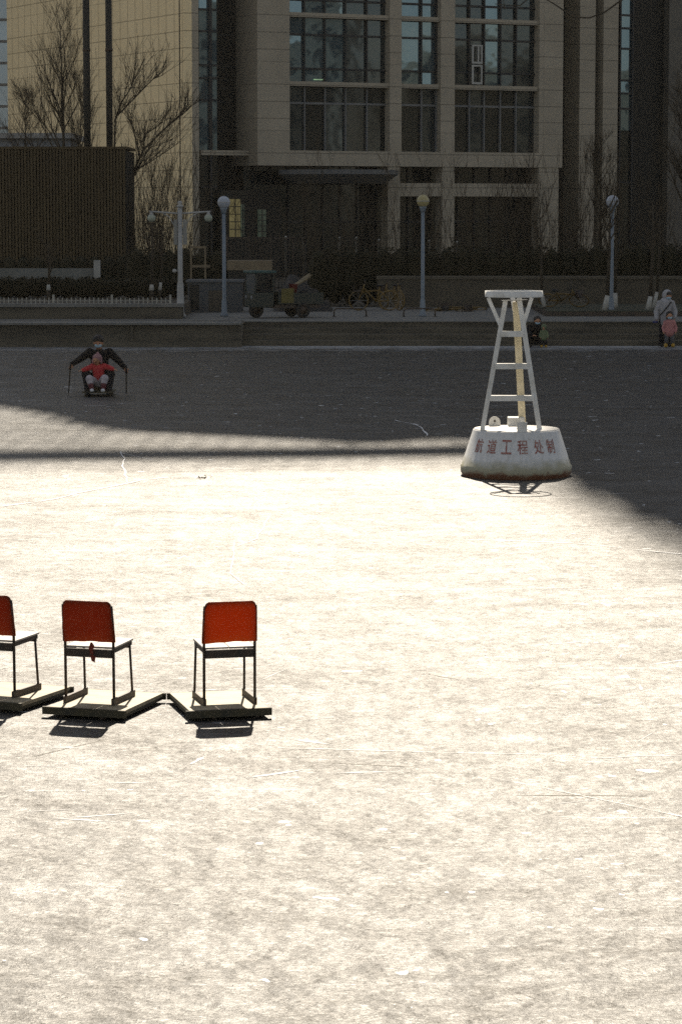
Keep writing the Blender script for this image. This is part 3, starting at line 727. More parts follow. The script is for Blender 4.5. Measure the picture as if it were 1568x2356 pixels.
tree(1585, 700, 98, 200, 21, 'dark bare tree at the right edge behind the hooded adult', .12, 3, 9, .6, .2)
tree(1380, 700, 99.5, 330, 23, 'dark bare tree left of the right globe lamp', .08, 3, 7, .5, .25)
tree(113, 668, 92.0, 560, 31, 'small bare tree with a white painted foot behind the picket fence', .045, 2, 6, .5, .3, z0=pz - .06, white=None)
def limed(x, y0, y1, Y, label, r=.06, lean=0, z0=None, yt=560, seed=1, lvl=2, bx=None):
    z0 = P(x, y1, Y).z if z0 is None else z0; rnd = random.Random(seed)
    base = P(x, y1, Y); base.z = z0; mid = P(x + lean, y0, Y)
    t = thing('young_tree', label, 'tree', base, 'young trees with white painted trunks')
    top = P(x + lean * 1.9, yt, Y); m = MB()
    m.tube([mid, mid.lerp(top, .5) + Vector((.03, 0, 0)), top], [r * .8, r * .55, r * .2], 8); m.build('trunk', bark, t)
    lowb = P(x, y1, Y)
    if lowb.z > base.z + .1:
        MB().tube([base, lowb], [r * 1.05, r * .9], 8).build('root_flare', bark, t); base2 = lowb
    else: base2 = base
    MB().tube([base2, base2.lerp(mid, .5), mid + Vector((0, 0, .004))], [r * 1.15, r, r * .82], 10).build('painted_trunk', limewash, t)
    c = MB()
    for k in range(9):
        b = mid.lerp(top, rnd.uniform(.3, 1)); a = rnd.uniform(0, 6.28)
        grow(c, b, Vector((math.cos(a) * .5, math.sin(a) * .5, .8)).normalized(), rnd.uniform(.5, .9), r * .3, lvl - 1, rnd, .5, .25, 4, 3)
    c.build('crown', twig_m, t); return t
limed(349, 655, 668, 90.5, 'young tree with white painted foot, left of a close pair behind the fence', .07, 0, seed=2, yt=500, z0=pz - .06)
limed(368, 650, 668, 90.8, 'young tree with white painted foot, right of a close pair behind the fence', .05, 2, seed=3, yt=520, z0=pz - .06)
limed(112, 655, 668, 90.2, 'young tree with white painted foot standing alone behind the left end of the fence', .06, 0, seed=4, yt=570, z0=pz - .06)
limed(1390, 680, 719, 88.6, 'young tree with white painted trunk just left of the right globe lamp', .085, 6, seed=5, yt=470, z0=QZ + .16)
limed(1414, 674, 714, 90.5, 'young tree with white painted trunk just right of the right globe lamp', .075, 0, seed=6, yt=480, z0=QZ + .16)
limed(1489, 682, 716, 88.9, 'young tree with white painted trunk, left of two beside the hooded adult', .08, 6, seed=7, yt=470, z0=QZ + .16)
limed(1502, 672, 706, 90.2, 'young tree with white painted trunk, right of two beside the hooded adult', .06, 8, seed=8, yt=470, z0=QZ + .16)
limed(1251, 672, 706, 90.0, 'young tree with white painted trunk behind the crouching adult', .06, -6, seed=9, yt=480, z0=QZ + .02)
# large tree off to the right whose drooping branch hangs into the top of the picture
bt = thing('overhanging_tree', 'tree beyond the right edge with a dark branch drooping across the top', 'tree', (14.5, 90, QZ))
MB().tube([(14.5, 90, QZ), (14.4, 90, 5), (14.2, 90, 12.5)], [.22, .17, .08], 10).build('trunk', bark, bt)
m = MB(); l3 = [Vector((14.25, 90, 11.4))] + [P(x, y, 90) for x, y in ((1560, -70), (1470, -28), (1420, 6), (1390, 28), (1355, 41), (1318, 40), (1290, 20), (1262, 2), (1235, -14))]
m.tube(l3, [.06, .05, .04, .034, .03, .026, .025, .024, .02, .016], 6)
l4 = [l3[2]] + [P(x, y, 90.2) for x, y in ((1330, -44), (1250, -30), (1215, -4), (1195, 13), (1165, 12), (1138, 9))]
m.tube(l4, [.035, .03, .025, .022, .02, .016, .012], 6)
l5 = [P(x, y, 90.2) for x, y in ((1150, -30), (1157, 0), (1160, 22))]; m.tube([l4[2]] + l5, [.02, .014, .012, .01], 5)
rnd = random.Random(4)
for k in range(22):
    grow(m, Vector((14.25, 90, rnd.uniform(7, 12.4))), Vector((rnd.uniform(-.2, 1), rnd.uniform(-.6, .6), .7)).normalized(), rnd.uniform(1.5, 3), .04, 2, rnd, .5, .2, 3, 4)
m.build('crown', bark, bt)
# ------------------------------------------------------------------ lamps
def globe_lamp(x, ytop, ybase, lab, glob):
    Y = 6500 * (H - QZ) / (ybase - 480); b = P(x, ybase, Y); b.z = QZ + .006; rg = 14.5 / 6500 * Y; top = P(x, ytop, Y)
    gc = Vector((b.x, b.y, top.z - rg))
    t = thing('globe_lamp', lab, 'street lamp', b, 'globe lamps along the promenade')
    MB().lathe((b.x, b.y, b.z), [(.13, 0), (.13, .05), (.09, .09), (.075, .5), (.06, .55), (.052, gc.z - b.z - rg - .12)], 20).build('pole', lamp_blue, t)
    MB().lathe((b.x, b.y, gc.z - rg - .12), [(.055, -.02), (.08, 0), (.085, .07), (.11, .11), (.11, .15)], 20).build('collar', lamp_blue, t)
    MB().ball(gc, (rg, rg, rg), 28, 18).build('lamp_globe', glob, t)
    MB().lathe(gc, [(rg + .003, -.012), (rg + .008, 0), (rg + .003, .012)], 28, cap=False).build('globe_seam', post_grey, t)
    return t
globe_lamp(516, 451, 727, 'globe lamp with a pale blue globe beside the ornate lamp post', globe_m)
globe_lamp(971.5, 448, 727, 'globe lamp with a yellowed globe in the middle of the promenade', globe_y)
globe_lamp(1405, 449, 722, 'globe lamp with a pale globe near the hooded adult', globe_m)
Y = 6500 * (H - QZ) / (729 - 480); b = P(415.5, 729, Y); b.z = QZ + .006
px = lambda n: n / 6500 * Y
ol = thing('ornate_lamp', 'pale ornate lamp post with two arms, hanging globes and a banner panel', 'street lamp', b)
zt = P(415, 478, Y).z
MB().lathe(b, [(.17, 0), (.17, .07), (.115, .14), (.10, 1.0), (.075, 1.1), (.07, zt - b.z)], 18).build('pole', post_grey, ol)
MB().lathe((b.x, b.y, zt), [(.07, 0), (.10, .03), (.10, .06), (.05, .10), (.07, .14), (.07, .17), (.03, .21)], 16).build('finial', post_grey, ol)
za = P(415, 489, Y).z
for sx in (-1, 1):
    MB().tube([(b.x + sx * .06, b.y, za - .03), (b.x + sx * .45, b.y, za + .0), (b.x + sx * px(70), b.y, za + .03)], [.03, .026, .026], 8).build('arm', post_grey, ol)
    MB().tube([(b.x + sx * .08, b.y, za - .62), (b.x + sx * .22, b.y, za - .32), (b.x + sx * .33, b.y, za - .13), (b.x + sx * .52, b.y, za - .02)], .016, 6).build('brace', post_grey, ol)
    cx = b.x + sx * px(65)
    g = MB(); g.ball((cx, b.y, za - .17), (.125, .125, .125), 18, 12); g.build('lamp_globe', M('greenish lamp globe', (.30, .33, .27), (.24, .27, .22), .4, 3, bmp=0), ol)
    MB().lathe((cx, b.y, za - .09), [(.09, 0), (.055, .05), (.03, .12)], 14).build('lamp_cap', post_grey, ol)
a0, a1 = P(400, 563, Y), P(430, 505, Y)
for sx in (-1, 1):
    lo_x = b.x + (.085 if sx > 0 else -(b.x - a0.x)); hi_x = b.x + (a1.x - b.x if sx > 0 else -.085)
    MB().b2((lo_x, b.y - .02, a0.z), (hi_x, b.y + .02, a1.z)).build('banner_panel', M('grey banner panel', (.24, .24, .22), (.18, .18, .17), .7, 2), ol)
MB().ball((b.x - px(13), b.y - .02, P(415, 623, Y).z), (.07, .06, .06), 10, 7).build('speaker_horn', post_grey, ol)
MB().bar((b.x - px(13), b.y, P(415, 623, Y).z), (b.x - .06, b.y, P(415, 623, Y).z), .02, .02).build('bracket', post_grey, ol)
# ------------------------------------------------------------------ promenade clutter
a, b = P(432, 646, 91), P(556, 722, 91)
ki = thing('kiosk', 'low blue grey sheet metal kiosk behind the left lamps', 'kiosk', ((a.x + b.x) / 2, 91.6, QZ))
MB().b2((a.x, 91, QZ + .005), (b.x, 92.5, a.z - .05)).build('body', kiosk_m, ki)
MB().b2((a.x - .06, 90.92, a.z - .048), (b.x + .06, 92.6, a.z + .02)).build('roof', M('kiosk roof sheet', (.075, .085, .095), (.055, .06, .07), .5, 1.5), ki)
q0, q1 = P(436, 655, 91), P(458, 712, 91); MB().b2((q0.x, 90.985, q1.z), (q1.x, 90.998, q0.z)).build('door', dark_clad, ki)
q0, q1 = P(480, 668, 91), P(520, 716, 91); MB().b2((q0.x, 90.985, q1.z), (q1.x, 90.998, q0.z)).build('shutter', M('brown shutter', (.06, .05, .036), (.045, .038, .028), .7, 3, (1, 1, 8)), ki)
# pale square frame and bench ledge beside the ornate lamp
a, b = P(440, 566, 96.7), P(473, 612, 96.7)
fr = thing('sign_frame', 'empty pale square frame standing between the two left lamps', 'frame', ((a.x + b.x) / 2, 96.7, QZ))
m = MB(); m.b2((b.x - .04, 96.68, QZ), (b.x + .02, 96.72, a.z)); m.build('upright', beige, fr)
m = MB(); m.b2((a.x - .04, 96.68, QZ), (a.x + .02, 96.72, a.z)); m.build('upright', beige, fr)
MB().b2((a.x + .022, 96.68, a.z - .08), (b.x - .042, 96.72, a.z)).build('top_rail', beige, fr)
MB().b2((a.x + .022, 96.66, b.z - .05), (b.x + .16, 96.675, b.z + .04)).build('bottom_rail', beige, fr)
a, b = P(525, 600, 97.5), P(622, 622, 97.5)
bx = thing('beige_container', 'beige flat container standing behind the three wheeled truck', 'container', ((a.x + b.x) / 2, 98, QZ))
MB().b2((a.x, 97.5, QZ), (b.x, 99, b.z)).build('base', dark_clad, bx)
MB().b2((a.x - .04, 97.45, b.z + .003), (b.x + .04, 99.05, a.z)).build('lid', beige, bx)
# iron railing
a, b = P(522, 546, 100.8), P(725, 600, 100.8)
rl = thing('iron_railing', 'dark iron railing below the lit lobby panes', 'railing', ((a.x + b.x) / 2, 100.8, QZ))
MB().b2((a.x, 100.78, a.z - .05), (b.x, 100.82, a.z)).build('top_rail', steel, rl)
MB().b2((a.x, 100.785, QZ + .5), (b.x, 100.815, QZ + .54)).build('bottom_rail', steel, rl)
m = MB(); x_ = a.x
while x_ < b.x: m.b2((x_, 100.79, QZ + .1), (x_ + .022, 100.81, a.z - .052)); x_ += .13
m.build('bar_panel', steel, rl)
for i in range(5):
    xx = a.x + (b.x - a.x) * i / 4; MB().b2((xx - .03, 100.75, QZ), (xx + .03, 100.779, a.z + .06)).build('post', steel, rl)
# pale thin bollards on the building terrace
labs = ['left of the thin shrub', 'right of the thin shrub', 'below the left part of the canopy', 'below the middle of the canopy', 'left of the middle globe lamp', 'just right of the middle globe lamp', 'between the two right columns']
for (xb, ya, yb), l in zip(((657, 543, 585), (698, 545, 565), (780, 545, 566), (819, 545, 566), (871, 550, 570), (987, 552, 572), (1050, 555, 572)), labs):
    Yb = 104.0; q = P(xb, ya, Yb)
    t = thing('bollard', 'thin pale bollard on the terrace ' + l, 'bollard', (q.x, Yb, QZ), 'thin pale bollards on the terrace')
    MB().lathe((q.x, Yb, QZ), [(.05, 0), (.045, q.z - QZ - .05), (.052, q.z - QZ - .05), (.03, q.z - QZ)], 12).build('shaft', limewash, t)
    MB().lathe((q.x, Yb, q.z - .16), [(.048, 0), (.05, .05)], 12, cap=False).build('band', steel, t)
# hoop barriers on the quay edge
def hoop(x0, x1, y0, y1, Y, lab):
    a = P(x0, y0, Y); b = P(x1, y1, Y); zt = a.z; zb = QZ + .006; r = .1
    pts = [Vector((a.x, Y, zb)), Vector((a.x, Y, zt - r))] + [Vector((a.x + r - r * math.cos(t), Y, zt - r + r * math.sin(t))) for t in (.5, 1.0, 1.57)]
    pts += [Vector((b.x - r + r * math.sin(t), Y, zt - r + r * math.cos(t))) for t in (0, .57, 1.07)] + [Vector((b.x, Y, zt - r)), Vector((b.x, Y, zb))]
    t = thing('hoop_barrier', lab, 'barrier', ((a.x + b.x) / 2, Y, zb), 'dark hoop barriers on the quay')
    MB().tube(pts, .022, 8).build('hoop', steel, t)
    for q in (a.x, b.x): MB().lathe((q, Y, zb), [(.06, 0), (.06, .015), (.025, .02)], 10).build('foot_plate', steel, t)
hoop(768, 842, 710, 728, 87.3, 'dark hoop barrier just right of the three wheeled truck')
hoop(928, 1000, 710, 728, 87.3, 'dark hoop barrier around the foot of the middle globe lamp')
# bicycles
def bicycle(cx_, Y, lab, head=0.0, lie=0.0, L=1.0, z=QZ + .006):
    t = thing('bicycle', lab, 'bicycle', (cx_, Y, z), 'yellow share bicycles', rz=head, local=True)
    t.rotation_euler = (lie, 0, head)
    for wx in (-.5, .5):
        w_ = MB(); pts = [Vector((wx + .31 * math.cos(a), 0, .33 + .31 * math.sin(a))) for a in [2 * math.pi * k / 24 for k in range(25)]]
        w_.tube(pts, .022, 6, True, False); wo = w_.build('wheel', bike_y, t)
        s_ = MB()
        for k in range(8):
            a = math.pi * k / 4; s_.bar((wx, 0, .33), (wx + .3 * math.cos(a), 0, .33 + .3 * math.sin(a)), .006, .006)
        s_.build('spokes', post_grey, wo)
    f_ = MB()
    for p, q in (((-.5, 0, .33), (-.08, 0, .30)), ((-.08, 0, .30), (-.2, 0, .78)), ((-.5, 0, .33), (-.17, 0, .68)), ((-.08, 0, .30), (.32, 0, .72)), ((.30, 0, .86), (.5, 0, .33)), ((-.17, 0, .66), (.33, 0, .62))): f_.tube([p, q], .024, 8)
    f_.build('frame', bike_y, t)
    MB().tube([(.30, -.26, .98), (.28, -.12, 1.0), (.30, 0, .96), (.28, .12, 1.0), (.30, .26, .98)], .014, 6).build('handlebar', rubber, t)
    MB().tube([(.30, 0, .86), (.30, 0, .97)], .016, 6).build('stem', steel, t)
    MB().ball((-.22, 0, .82), (.13, .07, .035), 10, 6).build('saddle', rubber, t)
    bk = MB(); bk.b2((.42, -.14, .62), (.66, .14, .66)); bk.b2((.42, -.14, .66), (.44, .14, .82)); bk.b2((.64, -.14, .66), (.66, .14, .82)); bk.build('basket', steel, t)
    return t
q = P(868, 700, 92.5)
bicycle(q.x - .12, 92.5, 'yellow bicycle parked side on in front of the low brown wall', R(180))
bicycle(P(900, 700, 93).x, 93.0, 'yellow bicycle parked nearly end on beside another yellow bicycle', R(120))
bicycle(P(918, 700, 93.4).x, 93.6, 'yellow bicycle parked end on nearest the middle globe lamp', R(95))
bicycle(P(1030, 700, 92).x, 92.2, 'yellow bicycle lying on its side right of the middle globe lamp', R(8), R(82))
bicycle(P(1068, 700, 92).x, 93.1, 'yellow bicycle lying on its side behind another fallen bicycle', R(172), R(-80))
bicycle(P(1300, 690, 91).x, 91.4, 'yellow bicycle tipped over on the turf right of the buoy tower', R(-12), R(48), z=QZ + .165)
# three wheeled truck
tk = thing('three_wheeler', 'dark green three wheeled truck with a teal cab roof and loaded bed', 'truck', (P(640, 729, 86.6).x, 86.6, QZ + .006), rz=0, local=True)
tk.rotation_euler = (0, 0, R(22))
# local frame: x towards the tail, origin between the wheels
def wheel(x, y, r=.24):
    w_ = MB(); pts = [Vector((x + (r - .06) * math.cos(a), y, r + (r - .06) * math.sin(a))) for a in [2 * math.pi * k / 24 for k in range(25)]]
    w_.tube(pts, .062, 8, True, False); wo = w_.build('wheel', rubber, tk)
    MB().tube([(x, y - .04, r), (x, y + .04, r)], r * .55, 16).build('rim', steel, wo)
wheel(-.72, 0); wheel(.62, -.48); wheel(.62, .48); 
MB().b2((-.3, -.46, .30), (1.2, .46, .40)).build('chassis', steel, tk)
c_ = MB(); c_.prism([Vector((-.95, -.42, .32)), Vector((-.28, -.42, .32)), Vector((-.28, -.42, .78)), Vector((-.95, -.42, .78))], (0, .84, 0)); c_.build('cab', green_cab, tk, .03)
for (px_, py_) in ((-.92, -.4), (-.92, .4), (-.31, -.4), (-.31, .4)): MB().bar((px_, py_, .78), (px_ + (.08 if px_ < -.6 else 0), py_, 1.36), .05, .05).build('cab_post', green_cab, tk)
MB().b2((-.98, -.46, 1.362), (-.22, .46, 1.44)).build('cab_roof', teal_roof, tk, .02)
MB().b2((-.90, -.38, .785), (-.885, .38, 1.35)).build('windscreen', glass_m('dusty windscreen', (.12, .13, .135), .25, .3, .1), tk)
MB().b2((-.7, -.3, .785), (-.34, .3, .88)).build('seat', rubber, tk)
MB().b2((-.3, -.3, .88), (-.27, .3, 1.15)).build('seat_back', rubber, tk)
bd = MB(); bd.b2((-.16, -.52, .42), (1.28, .52, .47))
for y_ in (-.52, .49): bd.b2((-.16, y_, .472), (1.28, y_ + .03, .76))
bd.b2((1.25, -.487, .472), (1.28, .487, .76)); bd.build('cargo_bed', green_cab, tk)
MB().b2((-.19, -.52, .42), (-.162, .52, .80)).build('bed_headboard', green_cab, tk)
MB().b2((-.10, -.545, .46), (.30, -.523, .90)).build('side_panel', yellow_p, tk)
MB().tube([(-.97, -.25, .62), (-.93, -.25, .62)], .07, 12).build('headlight', frame_light, tk); MB().tube([(-.97, .25, .62), (-.93, .25, .62)], .07, 12).build('headlight', frame_light, tk)
RT22 = Matrix.Rotation(R(22), 3, 'Z'); tl = tk.location
def tw(p): return RT22 @ Vector(p) + tl
m = MB()
for i in range(5): m.bar(tw((.1 + .06 * i, -.3 + .12 * i, .8)), tw((.95 + .05 * i, -.1 + .08 * i, 1.22 + .05 * (i % 3))), .12, .025)
m.build('plank_bundle', plank_m, None); bpy.data.objects['plank_bundle']['label'] = 'bundle of raw planks sloping up out of the truck bed'; bpy.data.objects['plank_bundle']['category'] = 'planks'
m = MB(); rnd = random.Random(3)
for i in range(7): m.ball(tw((rnd.uniform(.2, 1.1), rnd.uniform(-.3, .3), rnd.uniform(.56, .72))), (rnd.uniform(.2, .3), .24, rnd.uniform(.14, .22)), 10, 7)
tag(m.build('sack_pile', tarp), 'dark heap of sacks filling the truck bed', 'sacks')
m = MB(); m.lathe(tw((.35, -.36, .72)), [(.10, 0), (.14, .30), (.15, .31), (.13, .30), (.09, .02)], 16); tag(m.build('bucket', red_p), 'faded red plastic bucket on the truck load', 'bucket')
# tarpaulin heap behind the truck
m = MB(); nx, ny = 34, 14; vs = []; fs = []
hx0, hx1 = P(630, 700, 93).x, P(765, 700, 93).x
for j in range(ny):
    for i in range(nx):
        f = i / (nx - 1); g = j / (ny - 1); X = hx0 + (hx1 - hx0) * f; Yh = 91.6 + 3.4 * g
        prof_h = 1.12 * min(1, f / .25) ** .7 * (1 - max(0, (f - .35) / .65)) ** .9 * math.sin(math.pi * min(1, g * 1.0)) ** .6
        prof_h += .16 * mnoise.noise(Vector((X * 1.7, Yh * 1.7, 3))) * (prof_h > .1) + .05 * mnoise.noise(Vector((X * 6, Yh * 6, 1))) * (prof_h > .05)
        vs.append((X, Yh, QZ + .008 + max(0, prof_h)))
for j in range(ny - 1):
    for i in range(nx - 1): fs.append((j * nx + i, j * nx + i + 1, (j + 1) * nx + i + 1, (j + 1) * nx + i))
m.add(vs, fs, True); tag(m.build('tarp_heap', tarp), 'dark brown tarpaulin covered heap sloping down behind the truck', 'heap')
a = P(610, 580, 94.8); 
# ------------------------------------------------------------------ sled chairs on the ice
def sled_chair(label, sd_=1, cloth=None):
    t = thing('sled_chair', label, 'sled chair', (0, 0, 0), 'red backed chairs fixed on ice sleds', local=True)
    zb = .08
    xa_, xb_ = (-.265, .375) if sd_ > 0 else (-.36, .265)
    p_ = MB(); p_.b2((xa_, -.225, .052), (xb_, .625, zb)); p_.build('platform', board_m, t)
    for (lo, hi) in (((xa_ - .035, -.255, .026), (xb_ + .02, -.227, .085)), ((xa_ - .02, .627, .026), (xb_ + .02, .652, .078))): MB().b2(lo, hi).build('platform_edge', board_e, t)
    for (lo, hi) in (((xa_ + .002, -.2265, .026), (xa_ + .027, .6265, .0515)), ((xb_ - .027, -.2265, .026), (xb_ - .002, .6265, .0515))): MB().b2(lo, hi).build('platform_edge', board_e, t)
    for x_ in (-.16, .18):
        r_ = MB(); r_.b2((x_ - .015, -.2, .0), (x_ + .015, .6, .0515)); r_.build('runner', steel, t)
    hw = .203
    MB().tube([(-hw, -.044, .855), (-hw + .02, -.047, .888), (0, -.049, .892), (hw - .02, -.047, .888), (hw, -.044, .855)], .0115, 10).build('back_frame', steel, t)
    for sx in (-1, 1):
        MB().tube([(sx * hw, 0, zb + .002), (sx * hw, -.005, .57), (sx * hw, -.045, .87)], .0115, 10).build('leg', steel, t)     # rear leg running up into the backrest
        MB().tube([(sx * hw * 1.0, .40, zb + .002), (sx * hw * .97, .36, .515)], .010, 10).build('leg', steel, t)
        MB().b2((sx * hw - .012, -.03, zb + .001), (sx * hw + .012, .43, zb + .052)).build('foot_rail', steel, t)
        MB().bar((sx * (hw - .012), .0, .503), (sx * (hw - .012), .40, .515), .022, .03).build('seat_rail', steel, t)
    MB().b2((-hw + .012, -.014, .452), (hw - .012, .008, .518)).build('seat_rail', steel, t)
    MB().b2((-hw + .012, .385, .475), (hw - .012, .405, .518)).build('seat_rail', steel, t)
    for (x0, x1) in ((-.205, -.002), (.002, .205)):
        s_ = MB(); s_.prism([Vector((x0, .012, .521)), Vector((x1, .012, .521)), Vector((x1, .425, .533)), Vector((x0, .425, .533))], (0, 0, .016)); s_.build('seat_panel', seat_m, t, .004)
    # cloth cover pulled over the bent backrest
    nx, nz = 22, 16; vs = []; z0c, z1c = .578, .905; hwc = .220; fs = []
    rnd = random.Random(5)
    for side in (0, 1):
        for j in range(nz + 1):
            for i in range(nx + 1):
                u = i / nx * 2 - 1; v = j / nz
                top = z1c - .055 * max(0, (abs(u) - .80) / .20) ** 2.2
                z = z0c + (top - z0c) * v + (.006 * math.sin(u * 2.3 + 1) + .0015 * math.sin(u * 9)) * (1 - v)
                wv = hwc * (1 - .02 * v + .012 * (1 - v))
                edge = 1 - abs(u) ** 10
                th = .021 * (edge ** .5 if edge > 0 else 0) * (1 - v ** 14) + .002
                yb = -.005 - .04 * (z - .57) / .30 - .012 * (1 - u * u)
                wr_ = .006 * mnoise.noise(Vector((u * 3.1, v * 4, side * 5))) + .004 * mnoise.noise(Vector((u * 9, v * 11, side)))
                vs.append((u * wv, yb + (-th if side == 0 else th) + wr_, z))
    N = (nx + 1) * (nz + 1)
    for sd in (0, 1):
        for j in range(nz):
            for i in range(nx):
                a = sd * N + j * (nx + 1) + i; fs.append((a, a + 1, a + nx + 2, a + nx + 1))
    for j in range(nz):
        for i in (0, nx):
            a = j * (nx + 1) + i; fs.append((a, a + nx + 1, N + a + nx + 1, N + a))
    for i in range(nx):
        a = nz * (nx + 1) + i; fs.append((a, a + 1, N + a + 1, N + a))
    c_ = MB(); c_.add(vs, fs, True); c_.build('backrest_cover', cloth or red_m, t)
    return t
ch0 = sled_chair('red backed sled chair with loose ties hanging under its cover, middle of the three')
def put(o, x, y, rz, z0=.08):
    p = G(x, y, z0); o.location = (p.x, p.y, 0); o.rotation_euler = (0, 0, rz)
red_lit = M('lit red cover cloth', (0.26, 0.06, 0.018), (0.18, 0.038, 0.012), 0.9, 7, spec=0.1, bmp=0.4, bscale=90, trans=(0.48, (0.56, 0.13, 0.016)))  # brighter copy of the red cover, with backlight put into its colour
ch2 = sled_chair('x', -1, red_lit); ch2['label'] = 'rightmost red backed sled chair, with a bright orange lit cover and no ties'
ch1 = copy_tree(ch0); ch1['label'] = 'leftmost red backed sled chair, cut off by the picture edge'
put(ch0, 207.5, 1619, R(-17)); put(ch2, 528, 1620.5, R(14)); put(ch1, -17, 1601, R(-22))
m = MB()
for (dx, l, s_) in ((.0, .10, 1), (.012, .15, -1)):
    for k in range(5):
        f0, f1 = k / 5, (k + 1) / 5; wv = .008 + .006 * math.sin(k * 1.3)
        x0 = .03 + dx * f0 + .012 * math.sin(f0 * 5) * s_; x1 = .03 + dx * f1 + .012 * math.sin(f1 * 5) * s_
        m.add([(x0 - wv, -.034, .575 - l * f0), (x0 + wv, -.034, .575 - l * f0), (x1 + wv * 1.2, -.036, .575 - l * f1), (x1 - wv * 1.2, -.036, .575 - l * f1)], [(0, 1, 2, 3)])
m.add([(.02, -.037, .475), (.065, -.037, .465), (.06, -.037, .415), (.03, -.037, .43)], [(0, 1, 2, 3)])
to = bpy.data.objects.new('cover_tie', m.mesh('cover_tie', M('dark red tie cloth', (.17, .03, .012), (.12, .02, .01), .9, 30))); COL.objects.link(to); to.parent = ch0
# ------------------------------------------------------------------ buoy
bc = G(1186, 1093); Yb = bc.y
s_b = FPX / (Yb * math.cos(TILT) + H * math.sin(TILT))
mpx = 1 / s_b
buoy = thing('navigation_buoy', 'white conical buoy with an open ladder tower and red lettering, frozen into the ice', 'buoy', (bc.x, bc.y, 0))
def bz(y, dY=0.0): return P(1186, y, Yb + dY).z
Rb, Rt = 127 * mpx, 99.5 * mpx
zt_ = bz(987); zsk = bz(1068)
hull_m, nt, bs = nodes_of('weathered white hull paint')
tc = nt.nodes.new('ShaderNodeTexCoord'); sp = nt.nodes.new('ShaderNodeSeparateXYZ'); nt.links.new(tc.outputs['Object'], sp.inputs[0])
nn = noise_t(nt, tc.outputs['Object'], 5, 6, .65); n2 = noise_t(nt, coords(nt, (7, 7, 1.2)), 3, 4, .6)
zz_ = math_n(nt, 'ADD', sp.outputs['Z'], math_n(nt, 'MULTIPLY', math_n(nt, 'SUBTRACT', nn, .5), .30))
c1 = mixrgb(nt, ramp(nt, n2, .45, .75), (.58, .58, .575), (.46, .455, .44))
c1 = mixrgb(nt, ramp(nt, math_n(nt, 'MULTIPLY', zz_, -1.0), -.30, -.16), c1, (.30, .285, .20))
c1 = mixrgb(nt, ramp(nt, math_n(nt, 'MULTIPLY', zz_, -1.0), -.11, -.05), c1, (.13, .05, .022))
c1 = mixrgb(nt, math_n(nt, 'MULTIPLY', math_n(nt, 'GREATER_THAN', nn, .66), .7), c1, (.22, .15, .10))
nt.links.new(c1, bs.inputs['Base Color']); bs.inputs['Roughness'].default_value = .6; bump(nt, bs, nn, .2, .02)
prof_b = [(Rb - .045, -.05), (Rb - .03, .0), (Rb, .055), (Rb + .004, .15), (Rb - .012, zsk), (Rt, zt_ - .012), (Rt - .008, zt_)]
MB().lathe((bc.x, bc.y, 0), prof_b, 72).build('hull', hull_m, buoy)
top_m = M('white deck paint', (.72, .70, .66), (.58, .55, .50), .5, 5)
MB().lathe((bc.x, bc.y, zt_), [(Rt - .012, .002), (Rt - .02, .012), (.2, .03), (.03, .034)], 60).build('deck', top_m, buoy)
LW = 10.2 * mpx
def bp(x, y, dY): 
    q = P(x, y, Yb + dY); return q
zdeck = zt_ + .014
def foot(x, y, dY):
    q = P(x, y, Yb + dY); q.z = zdeck; return q
fl = -.30
L0, L1 = foot(1109, 985, fl), bp(1162, 692, -.10)
R0, R1 = foot(1240, 985, fl), bp(1193, 685, -.10)
B0, B1 = foot(1201, 985, .30), bp(1186, 694, .10)
MB().bar(L0, L1, LW, .012, (0, -1, 0)).build('leg', white_p, buoy)
MB().bar(R0, R1, LW * 1.12, .012, (0, -1, 0)).build('leg', white_p, buoy)
MB().bar(B0, B1, LW * 1.58, .014, (0, -1, 0)).build('rear_leg', bounce_p, buoy)
for (p, q) in ((L0, L1), (R0, R1)):                        # inner flange of each angle-iron leg
    sg = 1 if p.x > bc.x else -1
    MB().bar(p + Vector((sg * (LW * .5 - .01), .05, 0)), q + Vector((sg * (LW * .5 - .01), .05, 0)), .012, .085, (0, -1, 0)).build('leg_flange', white_p, buoy)
def on(a, b, z): return a.lerp(b, (z - a.z) / (b.z - a.z))
for y in (769, 843, 916):
    z = bz(y, -.2); p, q = on(L0, L1, z), on(R0, R1, z); br = on(B0, B1, z)
    MB().bar(p + Vector((.01, -.012, 0)), q + Vector((-.01, -.012, 0)), 12.5 * mpx, .012, (0, -1, 0)).build('rung', white_p, buoy)
    MB().b2((min(p.x, q.x) + .02, p.y - .003, z + 5.5 * mpx), (max(p.x, q.x) - .02, p.y + .07, z + 6.6 * mpx)).build('rung_flange', white_p, buoy)
    for e in (p, q):
        MB().bar(e + Vector((0, .01, -.02)), br + Vector((0, -.01, -.02)), .05, .01, (0, 0, 1)).build('side_rung', white_p, buoy)
hc = bp(1181, 676, 0); Rh = 66 * mpx; hh = 6.9 * mpx
MB().lathe(hc, [(Rh, -hh), (Rh, hh), (Rh - .008, hh), (Rh - .008, -hh), (Rh, -hh)], 60, cap=False).build('top_hoop', white_p, buoy)
tp = MB(); tp.prism([L1 + Vector((-.06, -.02, .0)), R1 + Vector((.12, -.02, -.03)), B1 + Vector((.04, .06, .01))], (0, 0, .012)); tp.build('top_plate', white_p, buoy)
for (p, q) in ((bp(1122, 685, -.02), on(L0, L1, bz(752, -.15))), (bp(1222, 685, -.02), on(R0, R1, bz(748, -.15)))):
    MB().bar(p, q, 8.5 * mpx, .010, (0, -1, 0)).build('brace', white_p, buoy)
MB().bar(hc + Vector((.0, Rh - .01, -.02)), on(B0, B1, bz(750, .1)), .07, .01, (0, -1, 0)).build('brace', white_p, buoy)
